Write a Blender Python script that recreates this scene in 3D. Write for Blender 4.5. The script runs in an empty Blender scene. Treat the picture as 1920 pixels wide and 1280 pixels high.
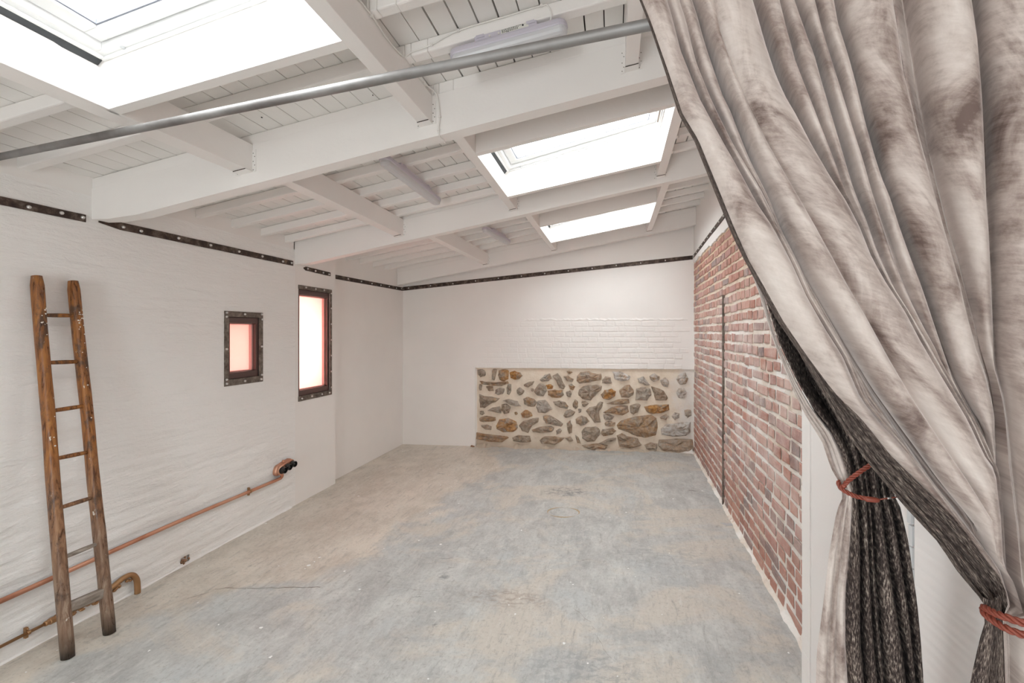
import bpy, bmesh, math, random
from mathutils import Vector, Matrix, noise
random.seed(7)
R = random.random
U = random.uniform
PI = math.pi
SC = bpy.context.scene
COL = SC.collection

# ------------------------------------------------------------------ camera
cam_d = bpy.data.cameras.new('camera')
cam = bpy.data.objects.new('camera', cam_d)
COL.objects.link(cam)
cam.location = (0, 0, 1.55)
cam.rotation_euler = (PI / 2, 0, math.atan(80 / 800))
cam_d.sensor_width = 36.0
cam_d.lens = 800 / 1920 * 36.0
cam_d.shift_x = -110 / 1920
cam_d.shift_y = -16 / 1920
cam_d.clip_start = 0.02
SC.camera = cam

# ------------------------------------------------------------------ sky, portals, exposure
world = bpy.data.worlds.new('overcast_sky')
SC.world = world
world.use_nodes = True
bg = world.node_tree.nodes['Background']
bg.inputs[0].default_value = (0.965, 0.988, 1.0, 1)
bg.inputs[1].default_value = 8.0

def portal(loc, rot, sx, sy):
    d = bpy.data.lights.new('daylight_portal', 'AREA')
    d.shape = 'RECTANGLE'; d.size = sx; d.size_y = sy
    d.cycles.is_portal = True
    o = bpy.data.objects.new('daylight_portal', d)
    o.location = loc; o.rotation_euler = rot
    COL.objects.link(o)
PORTALS = [((-1.44, 1.065, 2.84), (0, -.265, 0), 1.0, .78), ((-.23, 2.88, 3.06), (0, -.25, 0), 1.15, .78),
           ((-.15, 4.66, 3.08), (0, -.24, 0), 1.15, .78), ((-1.0, -2.62, 1.05), (PI / 2, 0, 0), .8, 2.0)]
for p in PORTALS:
    portal(*p)
SC.view_settings.view_transform = 'Standard'
SC.view_settings.look = 'None'
SC.view_settings.exposure = 1.06
SC.view_settings.gamma = 1.0
SC.view_settings.use_curve_mapping = False
SC.cycles.max_bounces = 12
SC.cycles.diffuse_bounces = 8
SC.cycles.glossy_bounces = 4
SC.cycles.transparent_max_bounces = 8
SC.cycles.caustics_reflective = False
SC.cycles.caustics_refractive = False
SC.cycles.use_denoising = True

# ------------------------------------------------------------------ materials
def mat(name, color=(.8, .8, .8), rough=.6, metal=0.0, **kw):
    m = bpy.data.materials.new(name); m.use_nodes = True
    b = m.node_tree.nodes['Principled BSDF']
    b.inputs['Base Color'].default_value = (*color, 1)
    b.inputs['Roughness'].default_value = rough
    b.inputs['Metallic'].default_value = metal
    for k, v in kw.items():
        b.inputs[k].default_value = v
    return m
class NT:
    """short hand for building node trees"""
    def __init__(s, m):
        s.t = m.node_tree; s.b = s.t.nodes['Principled BSDF']
    def n(s, typ, ins=None, **props):
        x = s.t.nodes.new(typ)
        for k, v in props.items(): setattr(x, k, v)
        for k, v in (ins or {}).items():
            if isinstance(v, bpy.types.NodeSocket): s.t.links.new(v, x.inputs[k])
            else: x.inputs[k].default_value = v
        return x
    def pos(s, scale=(1, 1, 1), rot=(0, 0, 0), src=None):
        if src is None: src = s.n('ShaderNodeNewGeometry').outputs['Position']
        return s.n('ShaderNodeMapping', {'Vector': src, 'Scale': scale, 'Rotation': rot}).outputs[0]
    def noise(s, vec, scale, detail=4, rough=.55, dist=0.0):
        return s.n('ShaderNodeTexNoise', {'Vector': vec, 'Scale': scale, 'Detail': detail, 'Roughness': rough, 'Distortion': dist}).outputs['Fac']
    def ramp(s, fac, stops, interp='LINEAR'):
        r = s.n('ShaderNodeValToRGB', {'Fac': fac}); r.color_ramp.interpolation = interp
        e = r.color_ramp.elements
        while len(e) < len(stops): e.new(.5)
        for el, (p, c) in zip(e, stops):
            el.position = p; el.color = (*c, 1) if len(c) == 3 else c
        return r.outputs[0]
    def mask(s, fac, lo, hi):
        return s.n('ShaderNodeMapRange', {'Value': fac, 'From Min': lo, 'From Max': hi}, clamp=True).outputs[0]
    def mix(s, fac, a, b, blend='MIX'):
        x = s.n('ShaderNodeMix', data_type='RGBA', blend_type=blend)
        for sock, v in ((x.inputs['Factor'], fac), (x.inputs[6], a), (x.inputs[7], b)):
            if isinstance(v, bpy.types.NodeSocket): s.t.links.new(v, sock)
            else: sock.default_value = v if not isinstance(v, tuple) else ((*v, 1) if len(v) == 3 else v)
        return x.outputs[2]
    def math(s, op, a, b=0.0, clamp=False):
        x = s.n('ShaderNodeMath', {0: a, 1: b}, operation=op); x.use_clamp = clamp
        return x.outputs[0]
    def color(s, c): s.t.links.new(c, s.b.inputs['Base Color'])
    def rough(s, c): s.t.links.new(c, s.b.inputs['Roughness'])
    def bump(s, h, strength=.3, dist=.01):
        x = s.n('ShaderNodeBump', {'Height': h, 'Strength': strength, 'Distance': dist})
        s.t.links.new(x.outputs[0], s.b.inputs['Normal'])
    def attr(s, name): return s.n('ShaderNodeAttribute', attribute_name=name)
    def rnd(s): return s.n('ShaderNodeObjectInfo').outputs['Random']

WHITE = (.88, .848, .825)
def paint(name, col, bumps=.25, scale=14, stretch=(1, 1, 1), rough=.55, dirt=0.0):
    m = mat(name, col, rough); q = NT(m)
    p = q.pos(stretch)
    a = q.noise(p, scale, 6, .6)
    v = q.mask(q.noise(p, 1.7, 3), .3, .75)
    c = q.mix(v, tuple(x * .955 for x in col), col)
    if dirt:
        c = q.mix(q.mask(q.noise(p, 5, 5), .68, .8), c, (.62, .52, .42))
    q.color(c); q.bump(a, bumps, .01)
    return m
M = {}
M['wall'] = paint('white_wall_paint', WHITE, .35, 22)
M['plaster'] = paint('smooth_white_plaster', WHITE, .12, 9)
M['pier'] = paint('pinkish_white_paint', (.875, .84, .825), .2, 16)
M['wood'] = paint('white_painted_timber', WHITE, .12, 30, (1, 1, 1))
M['plank'] = paint('white_painted_planks', (.86, .835, .81), .1, 30, (1, .15, 1))
M['board'] = paint('white_lining_board', (.87, .845, .82), .06, 30)
M['frame'] = mat('white_lacquered_frame', (.74, .74, .735), .3)
M['dark_gap'] = mat('black_roofing_felt', (.03, .022, .018), .9)
M['membrane'] = mat('grey_membrane', (.05, .055, .06), .6)
M['steel'] = m = mat('raw_dark_steel', (.1, .07, .055), .5, .3)
q = NT(m); nz = q.noise(q.pos(), 22, 6, .65)
q.color(q.ramp(nz, [(.3, (.07, .05, .04)), (.5, (.18, .145, .12)), (.68, (.31, .265, .23))]))
q.rough(q.math('MULTIPLY_ADD', nz, .5)); q.bump(nz, .15, .003)
M['rust'] = m = mat('rust_brown_steel', (.1, .07, .055), .55, .3)
q = NT(m); nz = q.noise(q.pos(), 16, 7, .7)
q.color(q.ramp(nz, [(.34, (.022, .012, .010)), (.5, (.065, .040, .030)), (.62, (.17, .13, .105)), (.75, (.30, .16, .07))])); q.bump(nz, .15, .003)
M['bolt'] = mat('zinc_bolt', (.72, .70, .68), .3, .7)
M['pipe_steel'] = m = mat('brushed_steel_tube', (.36, .35, .345), .6, .75)
q = NT(m); q.color(q.ramp(q.noise(q.pos(), 3, 5), [(.3, (.16, .145, .14)), (.6, (.36, .35, .345))]))
M['copper'] = m = mat('copper_pipe', (.62, .30, .19), .38, .85)
q = NT(m); q.color(q.ramp(q.noise(q.pos(), 5, 5), [(.3, (.46, .20, .12)), (.5, (.66, .33, .22)), (.75, (.72, .42, .30))]))
M['brass'] = mat('old_bronze_pipe', (.42, .24, .12), .42, .8)
M['bakelite'] = mat('black_bakelite', (.012, .01, .01), .25)
M['lamp_body'] = mat('pale_lilac_grey_plastic', (.56, .53, .60), .4)
M['diffuser'] = mat('frosted_grey_diffuser', (.60, .60, .62), .35)
M['label'] = mat('pale_print_label', (.74, .73, .68), .5)
M['ink'] = mat('black_ink', (.02, .02, .02), .6)
M['cable'] = mat('white_cable_sheath', (.80, .77, .74), .5)
M['winframe'] = mat('brown_window_frame', (.105, .058, .05), .45)
M['bead'] = mat('pink_grey_bead', (.5, .34, .31), .4)
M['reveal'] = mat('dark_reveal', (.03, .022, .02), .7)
M['out_wall'] = mat('pale_pink_render', (.66, .36, .32), .8)
M['rope'] = mat('terracotta_silk_cord', (.27, .062, .038), .42)
M['hole'] = mat('dark_hollow', (.045, .028, .018), .9)
M['crack'] = mat('brown_crack', (.20, .15, .12), .9)
M['rubble'] = mat('broken_brick_rubble', (.30, .17, .10), .9)
M['zinc'] = mat('dull_zinc', (.52, .53, .54), .5, .3)

# clear glass: mostly passes light, reflects a little
def glass(name, tint=(1, 1, 1)):
    m = bpy.data.materials.new(name); m.use_nodes = True
    t = m.node_tree; t.nodes.clear()
    o = t.nodes.new('ShaderNodeOutputMaterial'); mx = t.nodes.new('ShaderNodeMixShader')
    tr = t.nodes.new('ShaderNodeBsdfTransparent'); gl = t.nodes.new('ShaderNodeBsdfGlossy')
    tr.inputs[0].default_value = (*tint, 1); gl.inputs['Roughness'].default_value = .03; mx.inputs[0].default_value = .05
    t.links.new(tr.outputs[0], mx.inputs[1]); t.links.new(gl.outputs[0], mx.inputs[2])
    t.links.new(mx.outputs[0], o.inputs[0])
    return m
M['glass'] = glass('clear_glass', (.97, .99, .99))
def frosted():
    m = bpy.data.materials.new('frosted_glass'); m.use_nodes = True
    t = m.node_tree; t.nodes.clear()
    o = t.nodes.new('ShaderNodeOutputMaterial'); mx = t.nodes.new('ShaderNodeMixShader')
    tr = t.nodes.new('ShaderNodeBsdfTranslucent'); gl = t.nodes.new('ShaderNodeBsdfGlossy')
    tr.inputs[0].default_value = (.90, .72, .69, 1); gl.inputs['Roughness'].default_value = .25
    mx.inputs[0].default_value = .04
    t.links.new(tr.outputs[0], mx.inputs[1]); t.links.new(gl.outputs[0], mx.inputs[2]); t.links.new(mx.outputs[0], o.inputs[0])
    return m
M['frosted'] = frosted()

# left wall: thickly painted brick
M['wall_brick'] = m = mat('thick_white_paint_on_brick', (.895, .875, .86), .5); q = NT(m)
p = q.pos((1, 1.2, 5)); n1 = q.noise(p, 4.5, 7, .62, .4); n2 = q.noise(q.pos(), 60, 3)
q.color(q.mix(q.mask(q.noise(q.pos(), 1.3, 3), .3, .7), tuple(x * .965 for x in (.895, .875, .86)), (.895, .875, .86)))
q.bump(q.math('ADD', n1, q.math('MULTIPLY', n2, .15)), .75, .016)

# concrete floor
M['floor'] = m = mat('worn_concrete', (.5, .47, .43), .55); q = NT(m)
g = q.n('ShaderNodeNewGeometry').outputs['Position']
sep = q.n('ShaderNodeSeparateXYZ', {0: g})
crv = q.n('ShaderNodeFloatCurve', {'Value': q.math('DIVIDE', sep.outputs['Y'], 6.0)})
c = crv.mapping.curves[0]
FB = [(1.5, -2.5), (1.8, -2.57), (2.15, -2.53), (2.36, -2.3), (2.5, -1.82), (2.8, -1.74), (3.2, -1.63), (3.9, -1.6), (4.5, -1.45), (4.9, -1.25), (5.6, -1.8)]
while len(c.points) < len(FB) + 2: c.points.new(.5, .5)
for pt, (y, x) in zip(c.points, [(0, -2.5)] + FB + [(6, -1.9)]):
    pt.location = (y / 6.0, (x + 3) / 4.0); pt.handle_type = 'VECTOR'
crv.mapping.update()
bx = q.math('MULTIPLY_ADD', crv.outputs[0], 4.0)
q.t.nodes[-1].inputs[2].default_value = -3.0
ps = q.pos((1, 1, 1), (0, 0, 0), g)
nb = q.noise(ps, 2.6, 7, .62, .5)
dx = q.math('ADD', q.math('SUBTRACT', sep.outputs['X'], bx), q.math('MULTIPLY', q.math('SUBTRACT', nb, .5), .9))
grey = q.mask(dx, -.07, .10)
n_big = q.noise(q.pos((.8, 1.1, 1), (0, 0, .3), g), 1.5, 8, .64, .7)
n_mid = q.noise(q.pos((1, .75, 1), (0, 0, .5), g), 4.5, 10, .78, .4)
n_fine = q.noise(g, 48, 8, .8)
n_scr = q.noise(q.pos((1, .22, 1), (0, 0, -.6), g), 26, 8, .8, .3)
beige = q.ramp(n_mid, [(.32, (.56, .495, .42)), (.5, (.70, .635, .56)), (.66, (.80, .74, .665))])
beige = q.mix(q.mask(q.noise(g, 1.1, 5, .55), .50, .58), beige, (.80, .725, .64))
beige = q.mix(q.math('MULTIPLY', q.mask(q.noise(q.pos((1, 1, 1), (0, 0, 2), g), 1.6, 7, .7), .52, .66), .7), beige, (.60, .525, .45))
gr = q.ramp(n_mid, [(.30, (.40, .39, .385)), (.44, (.52, .51, .50)), (.55, (.63, .62, .605)), (.70, (.75, .735, .71))])
gr = q.mix(q.math('MULTIPLY', q.mask(n_big, .49, .58), .85), gr, (.70, .63, .56))
gr = q.mix(q.math('MULTIPLY', q.mask(q.noise(g, 2.1, 9, .74, .4), .53, .64), .75), gr, (.44, .445, .45))
gr = q.mix(q.math('MULTIPLY', q.mask(q.noise(q.pos((1, 1, 1), (0, 0, 1), g), 1.9, 7, .66), .54, .64), .6), gr, (.60, .62, .63))
col = q.mix(grey, beige, gr)
col = q.mix(q.math('MULTIPLY', q.mask(n_scr, .54, .66), .5), col, (.80, .775, .745))
col = q.mix(q.math('MULTIPLY', q.mask(n_scr, .46, .36), .55), col, (.34, .325, .31))
col = q.mix(q.math('MULTIPLY', q.mask(n_fine, .54, .64), .34), col, (.82, .79, .75))
col = q.mix(q.math('MULTIPLY', q.mask(n_fine, .46, .38), .5), col, (.33, .30, .275))
col = q.mix(q.math('MULTIPLY', q.mask(q.noise(g, 14, 8, .8, .5), .66, .70), .7), col, (.30, .25, .22))
dk = q.math('MULTIPLY', q.mask(q.noise(q.pos((1, 2.6, 1), (0, 0, .1), g), 7, 8, .75, .5), .60, .66), q.mask(q.noise(g, 1.3, 3), .5, .6))
col = q.mix(q.math('MULTIPLY', dk, .85), col, (.27, .25, .245))
def stain(col, x, y, rx, ry, amt, c):
    d = q.n('ShaderNodeVectorMath', {0: q.pos((1 / rx, 1 / ry, 0), (0, 0, 0), q.n('ShaderNodeVectorMath', {0: g, 1: (x, y, 0)}, operation='SUBTRACT').outputs[0])}, operation='LENGTH').outputs['Value']
    k = q.math('MULTIPLY', q.mask(d, 1.0, .45), q.mask(q.noise(q.pos((1, 2, 1), (0, 0, 0), g), 16, 8, .75, .6), .47, .58))
    return q.mix(q.math('MULTIPLY', k, amt), col, c)
for st in ((-.47, 4.14, .26, .16, .85, (.20, .19, .20)), (-1.08, 2.62, .05, .06, .8, (.24, .24, .25)), (.35, 3.0, .5, .25, .4, (.36, .36, .37)), (-.62, 2.45, .35, .12, .6, (.36, .27, .22)), (-.1, 1.95, .4, .18, .5, (.30, .30, .31))):
    col = stain(col, *st)
spk = q.n('ShaderNodeTexVoronoi', {'Vector': q.pos((1, 1, 1), (0, 0, .4), g), 'Scale': 15.0, 'Randomness': 1.0})
spk2 = q.math('MULTIPLY', q.math('LESS_THAN', q.math('ADD', spk.outputs['Distance'], q.math('MULTIPLY', q.noise(g, 70, 3), .14)), q.math('MULTIPLY', q.mask(q.noise(g, 22, 2), .42, .8), .34)), q.math('GREATER_THAN', spk.outputs['Color'], .50))
col = q.mix(1.0, col, q.mix(grey, (.88, .88, .87), (.855, .872, .866)), 'MULTIPLY')
col = q.mix(spk2, col, (.86, .86, .85))
q.color(col)
q.rough(q.math('MULTIPLY_ADD', n_mid, .35)); q.t.nodes[-1].inputs[2].default_value = .28
q.bump(q.math('ADD', n_fine, n_mid), .18, .006)

# bricks and mortar of the right wall
def height_z(q):
    return q.n('ShaderNodeSeparateXYZ', {0: q.n('ShaderNodeNewGeometry').outputs['Position']}).outputs
M['brick'] = m = mat('old_red_brick', (.4, .2, .16), .85); q = NT(m)
z = height_z(q); t = q.math('ADD', q.attr('tint').outputs['Fac'], q.math('MULTIPLY', q.rnd(), .35)); t = q.math('FRACT', t)
c = q.ramp(t, [(0, (.33, .135, .10)), (.3, (.42, .19, .145)), (.55, (.47, .235, .18)), (.75, (.37, .17, .15)), (.9, (.25, .17, .16)), (1, (.20, .15, .15))])
p3 = q.pos()
c = q.mix(q.math('MULTIPLY', q.mask(q.noise(p3, 24, 6, .7), .42, .72), .55), c, (.55, .33, .25))
hz = q.math('MULTIPLY', q.mask(z[2], 2.1, 1.5), q.mask(z[2], .15, .7))
haze = q.math('MULTIPLY', q.math('ADD', hz, .35), q.mask(q.noise(p3, 3.2, 7, .7), .36, .72))
c = q.mix(q.math('MULTIPLY', haze, .66), c, (.70, .59, .55))
c = q.mix(q.math('MULTIPLY', q.mask(q.noise(p3, 60, 4, .7), .6, .72), .6), c, (.62, .50, .40))
q.color(c); q.bump(q.noise(p3, 70, 5, .7), .45, .006)
M['mortar'] = m = mat('sandy_lime_mortar', (.6, .47, .36), .95); q = NT(m)
z = height_z(q); p3 = q.pos()
c = q.ramp(q.noise(p3, 14, 6, .65), [(.3, (.55, .42, .32)), (.5, (.70, .57, .45)), (.75, (.78, .68, .57))])
c = q.mix(q.math('MULTIPLY', q.mask(z[2], 2.0, 1.55), q.mask(q.noise(p3, 3, 5, .6), .3, .6)), c, (.90, .86, .82))
c = q.mix(q.math('MULTIPLY', q.mask(z[2], 2.05, 2.4), .5), c, (.66, .46, .29))
c = q.mix(q.math('MULTIPLY', q.mask(q.noise(p3, 9, 6, .7), .60, .72), .7), c, (.42, .22, .12))
q.color(c); q.bump(q.noise(p3, 60, 6, .7), .8, .01)
# rubble stone of the back wall
M['stone'] = m = mat('millstone_rubble', (.4, .35, .3), .9); q = NT(m)
at = q.n('ShaderNodeSeparateColor', {0: q.attr('stone').outputs['Color']}); p3 = q.pos()
ns = q.noise(p3, 16, 8, .7, .6)
c = q.ramp(ns, [(.28, (.17, .12, .085)), (.42, (.34, .265, .20)), (.55, (.47, .40, .33)), (.75, (.62, .55, .47))])
og = q.ramp(q.noise(p3, 30, 4), [(.35, (.36, .15, .04)), (.6, (.62, .33, .11)), (.8, (.70, .50, .28))])
c = q.mix(q.math('MULTIPLY', at.outputs[0], q.mask(q.noise(p3, 11, 5, .65), .38, .56)), c, og)
c = q.mix(q.math('MULTIPLY', q.mask(q.noise(p3, 8, 5, .6), .6, .7), .7), c, (.56, .30, .12))
c = q.mix(q.math('MULTIPLY', at.outputs[1], q.mask(q.noise(p3, 14, 6, .7), .36, .56)), c, (.80, .775, .75))
q.color(c); q.bump(q.math('ADD', ns, q.noise(p3, 50, 6, .75)), .9, .02)
M['lime'] = m = mat('cream_lime_pointing', (.74, .61, .48), .95); q = NT(m); p3 = q.pos()
z = height_z(q)
c = q.ramp(q.noise(p3, 9, 6, .6), [(.3, (.74, .63, .51)), (.6, (.84, .74, .62)), (.8, (.86, .79, .70))])
c = q.mix(q.math('MULTIPLY', q.mask(z[2], .17, .02), .75), c, (.46, .38, .30))
c = q.mix(q.mask(q.math('ADD', z[0], q.math('MULTIPLY', q.noise(p3, 6, 5), .5)), 1.0, 1.22), c, (.80, .76, .72))
q.color(c); q.bump(q.noise(p3, 40, 6, .7), .6, .012)

# ladder wood
M['old_wood'] = m = mat('stained_old_wood', (.35, .16, .06), .5); q = NT(m)
z = height_z(q); pw = q.pos((14, 14, 1.6)); nw = q.noise(pw, 4, 7, .65, 1.2)
hi = q.ramp(nw, [(.34, (.075, .024, .007)), (.48, (.24, .085, .018)), (.6, (.34, .135, .032)), (.75, (.43, .20, .06))])
lo = q.ramp(nw, [(.3, (.085, .045, .028)), (.5, (.21, .125, .08)), (.72, (.36, .27, .20))])
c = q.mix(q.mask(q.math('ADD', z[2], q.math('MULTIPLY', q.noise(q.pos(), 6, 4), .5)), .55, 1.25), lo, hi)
c = q.mix(q.mask(q.noise(q.pos((1, 1, .6)), 36, 4), .68, .72), c, (.68, .62, .54))
c = q.mix(q.math('MULTIPLY', q.mask(q.noise(q.pos((1, 1, .5)), 15, 5, .7), .53, .64), .85), c, (.05, .025, .015))
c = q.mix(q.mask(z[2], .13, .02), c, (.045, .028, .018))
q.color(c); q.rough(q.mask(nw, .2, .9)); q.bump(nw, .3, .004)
M['grey_wood'] = m = mat('weathered_grey_wood', (.3, .26, .22), .7); q = NT(m)
nw = q.noise(q.pos((14, 2, 14)), 4, 7, .65, 1)
q.color(q.ramp(nw, [(.3, (.10, .075, .055)), (.5, (.26, .215, .18)), (.75, (.46, .41, .36))])); q.bump(nw, .3, .004)

# curtain velvet and tweed lining
M['velvet'] = m = mat('crushed_taupe_velvet', (.4, .34, .31), .75, **{'Sheen Weight': .8, 'Sheen Roughness': .35}); q = NT(m)
uv = q.n('ShaderNodeTexCoord').outputs['UV']
a = q.noise(q.pos((1, .6, 1), (0, 0, 0), uv), 8, 8, .64, .5)
b = q.noise(q.pos((1.2, 4, 1), (0, 0, .1), uv), 20, 5, .7, .1)
f = q.math('ADD', q.math('MULTIPLY', a, .80), q.math('MULTIPLY', b, .20))
c = q.ramp(f, [(.36, (.16, .108, .094)), (.45, (.40, .322, .29)), (.53, (.60, .52, .48)), (.66, (.75, .675, .635))])
q.color(c); q.b.inputs['Sheen Tint'].default_value = (.95, .87, .83, 1)
q.bump(q.noise(q.pos((1, 3, 1), (0, 0, 0), uv), 70, 4, .7), .12, .004)
M['tweed'] = m = mat('dark_flecked_lining', (.07, .05, .045), .95); q = NT(m)
uv = q.n('ShaderNodeTexCoord').outputs['UV']
a = q.noise(q.pos((3.2, .8, 1), (0, 0, 0), uv), 95, 3, .6)
b = q.noise(q.pos((1, .2, 1), (0, 0, 0), uv), 30, 4, .6)
f = q.math('ADD', q.math('MULTIPLY', a, .75), q.math('MULTIPLY', b, .25))
q.color(q.ramp(f, [(.42, (.024, .015, .013)), (.50, (.075, .053, .047)), (.56, (.19, .15, .128)), (.64, (.44, .37, .315))]))
q.bump(a, .3, .004)

# ------------------------------------------------------------------ helpers
def link(name, me, m=None, parent=None, smooth=False):
    o = bpy.data.objects.new(name, me); COL.objects.link(o)
    if m is not None and not me.materials: me.materials.append(m)
    if parent is not None: o.parent = parent
    if smooth:
        me.polygons.foreach_set('use_smooth', [True] * len(me.polygons))
    return o
def tag(o, label=None, cat=None, kind=None, group=None):
    for k, v in (('label', label), ('category', cat), ('kind', kind), ('group', group)):
        if v: o[k] = v
    return o
class MB:
    """collects vertices and faces and becomes ONE mesh"""
    def __init__(s): s.v = []; s.f = []
    def add(s, vs, fs):
        k = len(s.v); s.v += [tuple(p) for p in vs]; s.f += [tuple(i + k for i in f) for f in fs]; return s
    def box(s, x0, x1, y0, y1, z0, z1):
        return s.hexa([(x0, y0, z0), (x1, y0, z0), (x1, y1, z0), (x0, y1, z0), (x0, y0, z1), (x1, y0, z1), (x1, y1, z1), (x0, y1, z1)])
    def hexa(s, p):
        return s.add(p, [(0, 3, 2, 1), (4, 5, 6, 7), (0, 1, 5, 4), (1, 2, 6, 5), (2, 3, 7, 6), (3, 0, 4, 7)])
    def hexz(s, x0, x1, y0, y1, f0, f1):
        q = [(x0, y0), (x1, y0), (x1, y1), (x0, y1)]
        return s.hexa([(x, y, f0(x, y)) for x, y in q] + [(x, y, f1(x, y)) for x, y in q])
    def prism(s, poly, off):
        n = len(poly); o = Vector(off)
        vs = [Vector(p) for p in poly] + [Vector(p) + o for p in poly]
        return s.add(vs, [tuple(range(n))[::-1], tuple(range(n, 2 * n))] + [(i, (i + 1) % n, (i + 1) % n + n, i + n) for i in range(n)])
    def tube(s, pts, r, n=10, caps=True, prof=None):
        pts = [Vector(p) for p in pts]; rings = []
        t0 = (pts[1] - pts[0]).normalized()
        up = Vector((0, 0, 1)) if abs(t0.z) < .9 else Vector((0, 1, 0))
        a = t0.cross(up).normalized()
        for i, p in enumerate(pts):
            t = ((pts[min(i + 1, len(pts) - 1)] - pts[max(i - 1, 0)])).normalized()
            a = (a - t * a.dot(t)).normalized(); b = t.cross(a)
            rr = r[i] if isinstance(r, (list, tuple)) else r
            if prof: rings.append([p + a * (u * rr) + b * (w * rr) for u, w in prof])
            else: rings.append([p + a * (math.cos(2 * PI * k / n) * rr) + b * (math.sin(2 * PI * k / n) * rr) for k in range(n)])
        n = len(rings[0]); k = len(s.v)
        for rg in rings: s.v += [tuple(v) for v in rg]
        for i in range(len(rings) - 1):
            for j in range(n):
                s.f.append((k + i * n + j, k + i * n + (j + 1) % n, k + (i + 1) * n + (j + 1) % n, k + (i + 1) * n + j))
        if caps:
            s.f.append(tuple(k + j for j in range(n))[::-1]); s.f.append(tuple(k + (len(rings) - 1) * n + j for j in range(n)))
        return s
    def lathe(s, c, axis, prof, n=16):
        """prof: (radius, height along axis)"""
        ax = Vector(axis).normalized(); up = Vector((0, 0, 1)) if abs(ax.z) < .9 else Vector((1, 0, 0))
        a = ax.cross(up).normalized(); b = ax.cross(a); c = Vector(c); k = len(s.v)
        for r, h in prof:
            for j in range(n):
                t = 2 * PI * j / n
                s.v.append(tuple(c + ax * h + a * (r * math.cos(t)) + b * (r * math.sin(t))))
        for i in range(len(prof) - 1):
            for j in range(n):
                s.f.append((k + i * n + j, k + i * n + (j + 1) % n, k + (i + 1) * n + (j + 1) % n, k + (i + 1) * n + j))
        s.f.append(tuple(k + j for j in range(n))[::-1]); s.f.append(tuple(k + (len(prof) - 1) * n + j for j in range(n)))
        return s
    def mesh(s, name, m=None, bevel=0, smooth=False):
        me = bpy.data.meshes.new(name); me.from_pydata(s.v, [], s.f); me.update()
        bm = bmesh.new(); bm.from_mesh(me)
        bmesh.ops.recalc_face_normals(bm, faces=bm.faces)
        if bevel: bmesh.ops.bevel(bm, geom=list(bm.edges), offset=bevel, segments=2, affect='EDGES', profile=.6, clamp_overlap=True)
        bm.to_mesh(me); bm.free()
        if m is not None: me.materials.append(m)
        if smooth: me.polygons.foreach_set('use_smooth', [True] * len(me.polygons))
        return me
    def build(s, name, m=None, parent=None, bevel=0, smooth=False):
        return link(name, s.mesh(name, m, bevel, smooth), None, parent)
def empty(name, loc=(0, 0, 0)):
    o = bpy.data.objects.new(name, None); o.location = loc; o.empty_display_size = .1; COL.objects.link(o); return o
def interp(xs, ys, x):
    if x <= xs[0]: return ys[0]
    for i in range(len(xs) - 1):
        if x <= xs[i + 1]:
            t = (x - xs[i]) / (xs[i + 1] - xs[i]); return ys[i] * (1 - t) + ys[i + 1] * t
    return ys[-1]
def S(x, y):
    """height of the top of the joists: the roof rises to the right"""
    Y = (2.07, 3.57, 5.53)
    return interp(Y, (2.558, 2.545, 2.575), y) + interp(Y, (.207, .194, .182), y) * (x + 1.81)
def SO(o): return lambda x, y: S(x, y) + o
def minus(x0, x1, y0, y1, holes):
    """rectangle minus rectangular holes -> rectangles (x0,x1,y0,y1)"""
    xs = sorted({x0, x1} | {min(max(v, x0), x1) for h in holes for v in h[:2]})
    out = []
    for a, b in zip(xs, xs[1:]):
        if b - a < 1e-4: continue
        cut = sorted((h[2], h[3]) for h in holes if h[0] < (a + b) / 2 < h[1])
        y = y0
        for c, d in cut:
            if c >= y1: break
            if c > y: out.append((a, b, y, min(c, y1)))
            y = max(y, d)
        if y < y1: out.append((a, b, y, y1))
    return out
def xr(y): return .945 + .03 * (y - 2.36)        # right brick wall
XL = -2.85
YB = 5.70
REAR = -2.6

# ------------------------------------------------------------------ floor
fb = MB().box(-3.1, 1.4, REAR, 5.95, -.12, 0)
floor = tag(fb.build('floor', M['floor']), 'worn grey and beige concrete floor with hairline cracks and paint flecks', 'floor', 'structure')
def crack(pts, w):
    mb = MB(); P = []
    for (x, y), (x2, y2) in zip(pts, pts[1:]):
        n = max(2, int(math.hypot(x2 - x, y2 - y) / .025))
        for i in range(n):
            t = i / n; P.append((x + (x2 - x) * t + U(-.006, .006), y + (y2 - y) * t + U(-.006, .006)))
    k = []
    for i, (x, y) in enumerate(P):
        ww = w * .6 * U(.3, 1.1) * min(1, i / 4, (len(P) - 1 - i) / 4 + .15)
        k.append(((x, y - ww, .0012), (x, y + ww, .0012)))
    for a, b in zip(k, k[1:]):
        mb.add([a[0], b[0], b[1], a[1]], [(0, 1, 2, 3)])
    mb.build('crack', M['crack'], floor)
crack([(-2.55, 2.12), (-2.489, 2.234), (-2.419, 2.307), (-2.40, 2.355), (-2.323, 2.375), (-2.157, 2.386), (-1.94, 2.419), (-1.778, 2.435), (-1.754, 2.499), (-1.744, 2.589), (-1.75, 2.664)], .0035)
crack([(-.75, 3.1), (-.83, 2.95), (-.84, 2.75), (-.95, 2.55)], .002)
crack([(-.25, 2.42), (-.12, 2.28), (-.05, 2.1), (.02, 2.0)], .0025)
crack([(-1.4, 2.5), (-1.1, 2.46), (-.9, 2.55)], .0015)
crack([(-2.6, 3.25), (-2.3, 3.3), (-2.0, 3.42)], .0018)
rm = MB(); NR = 48
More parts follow.
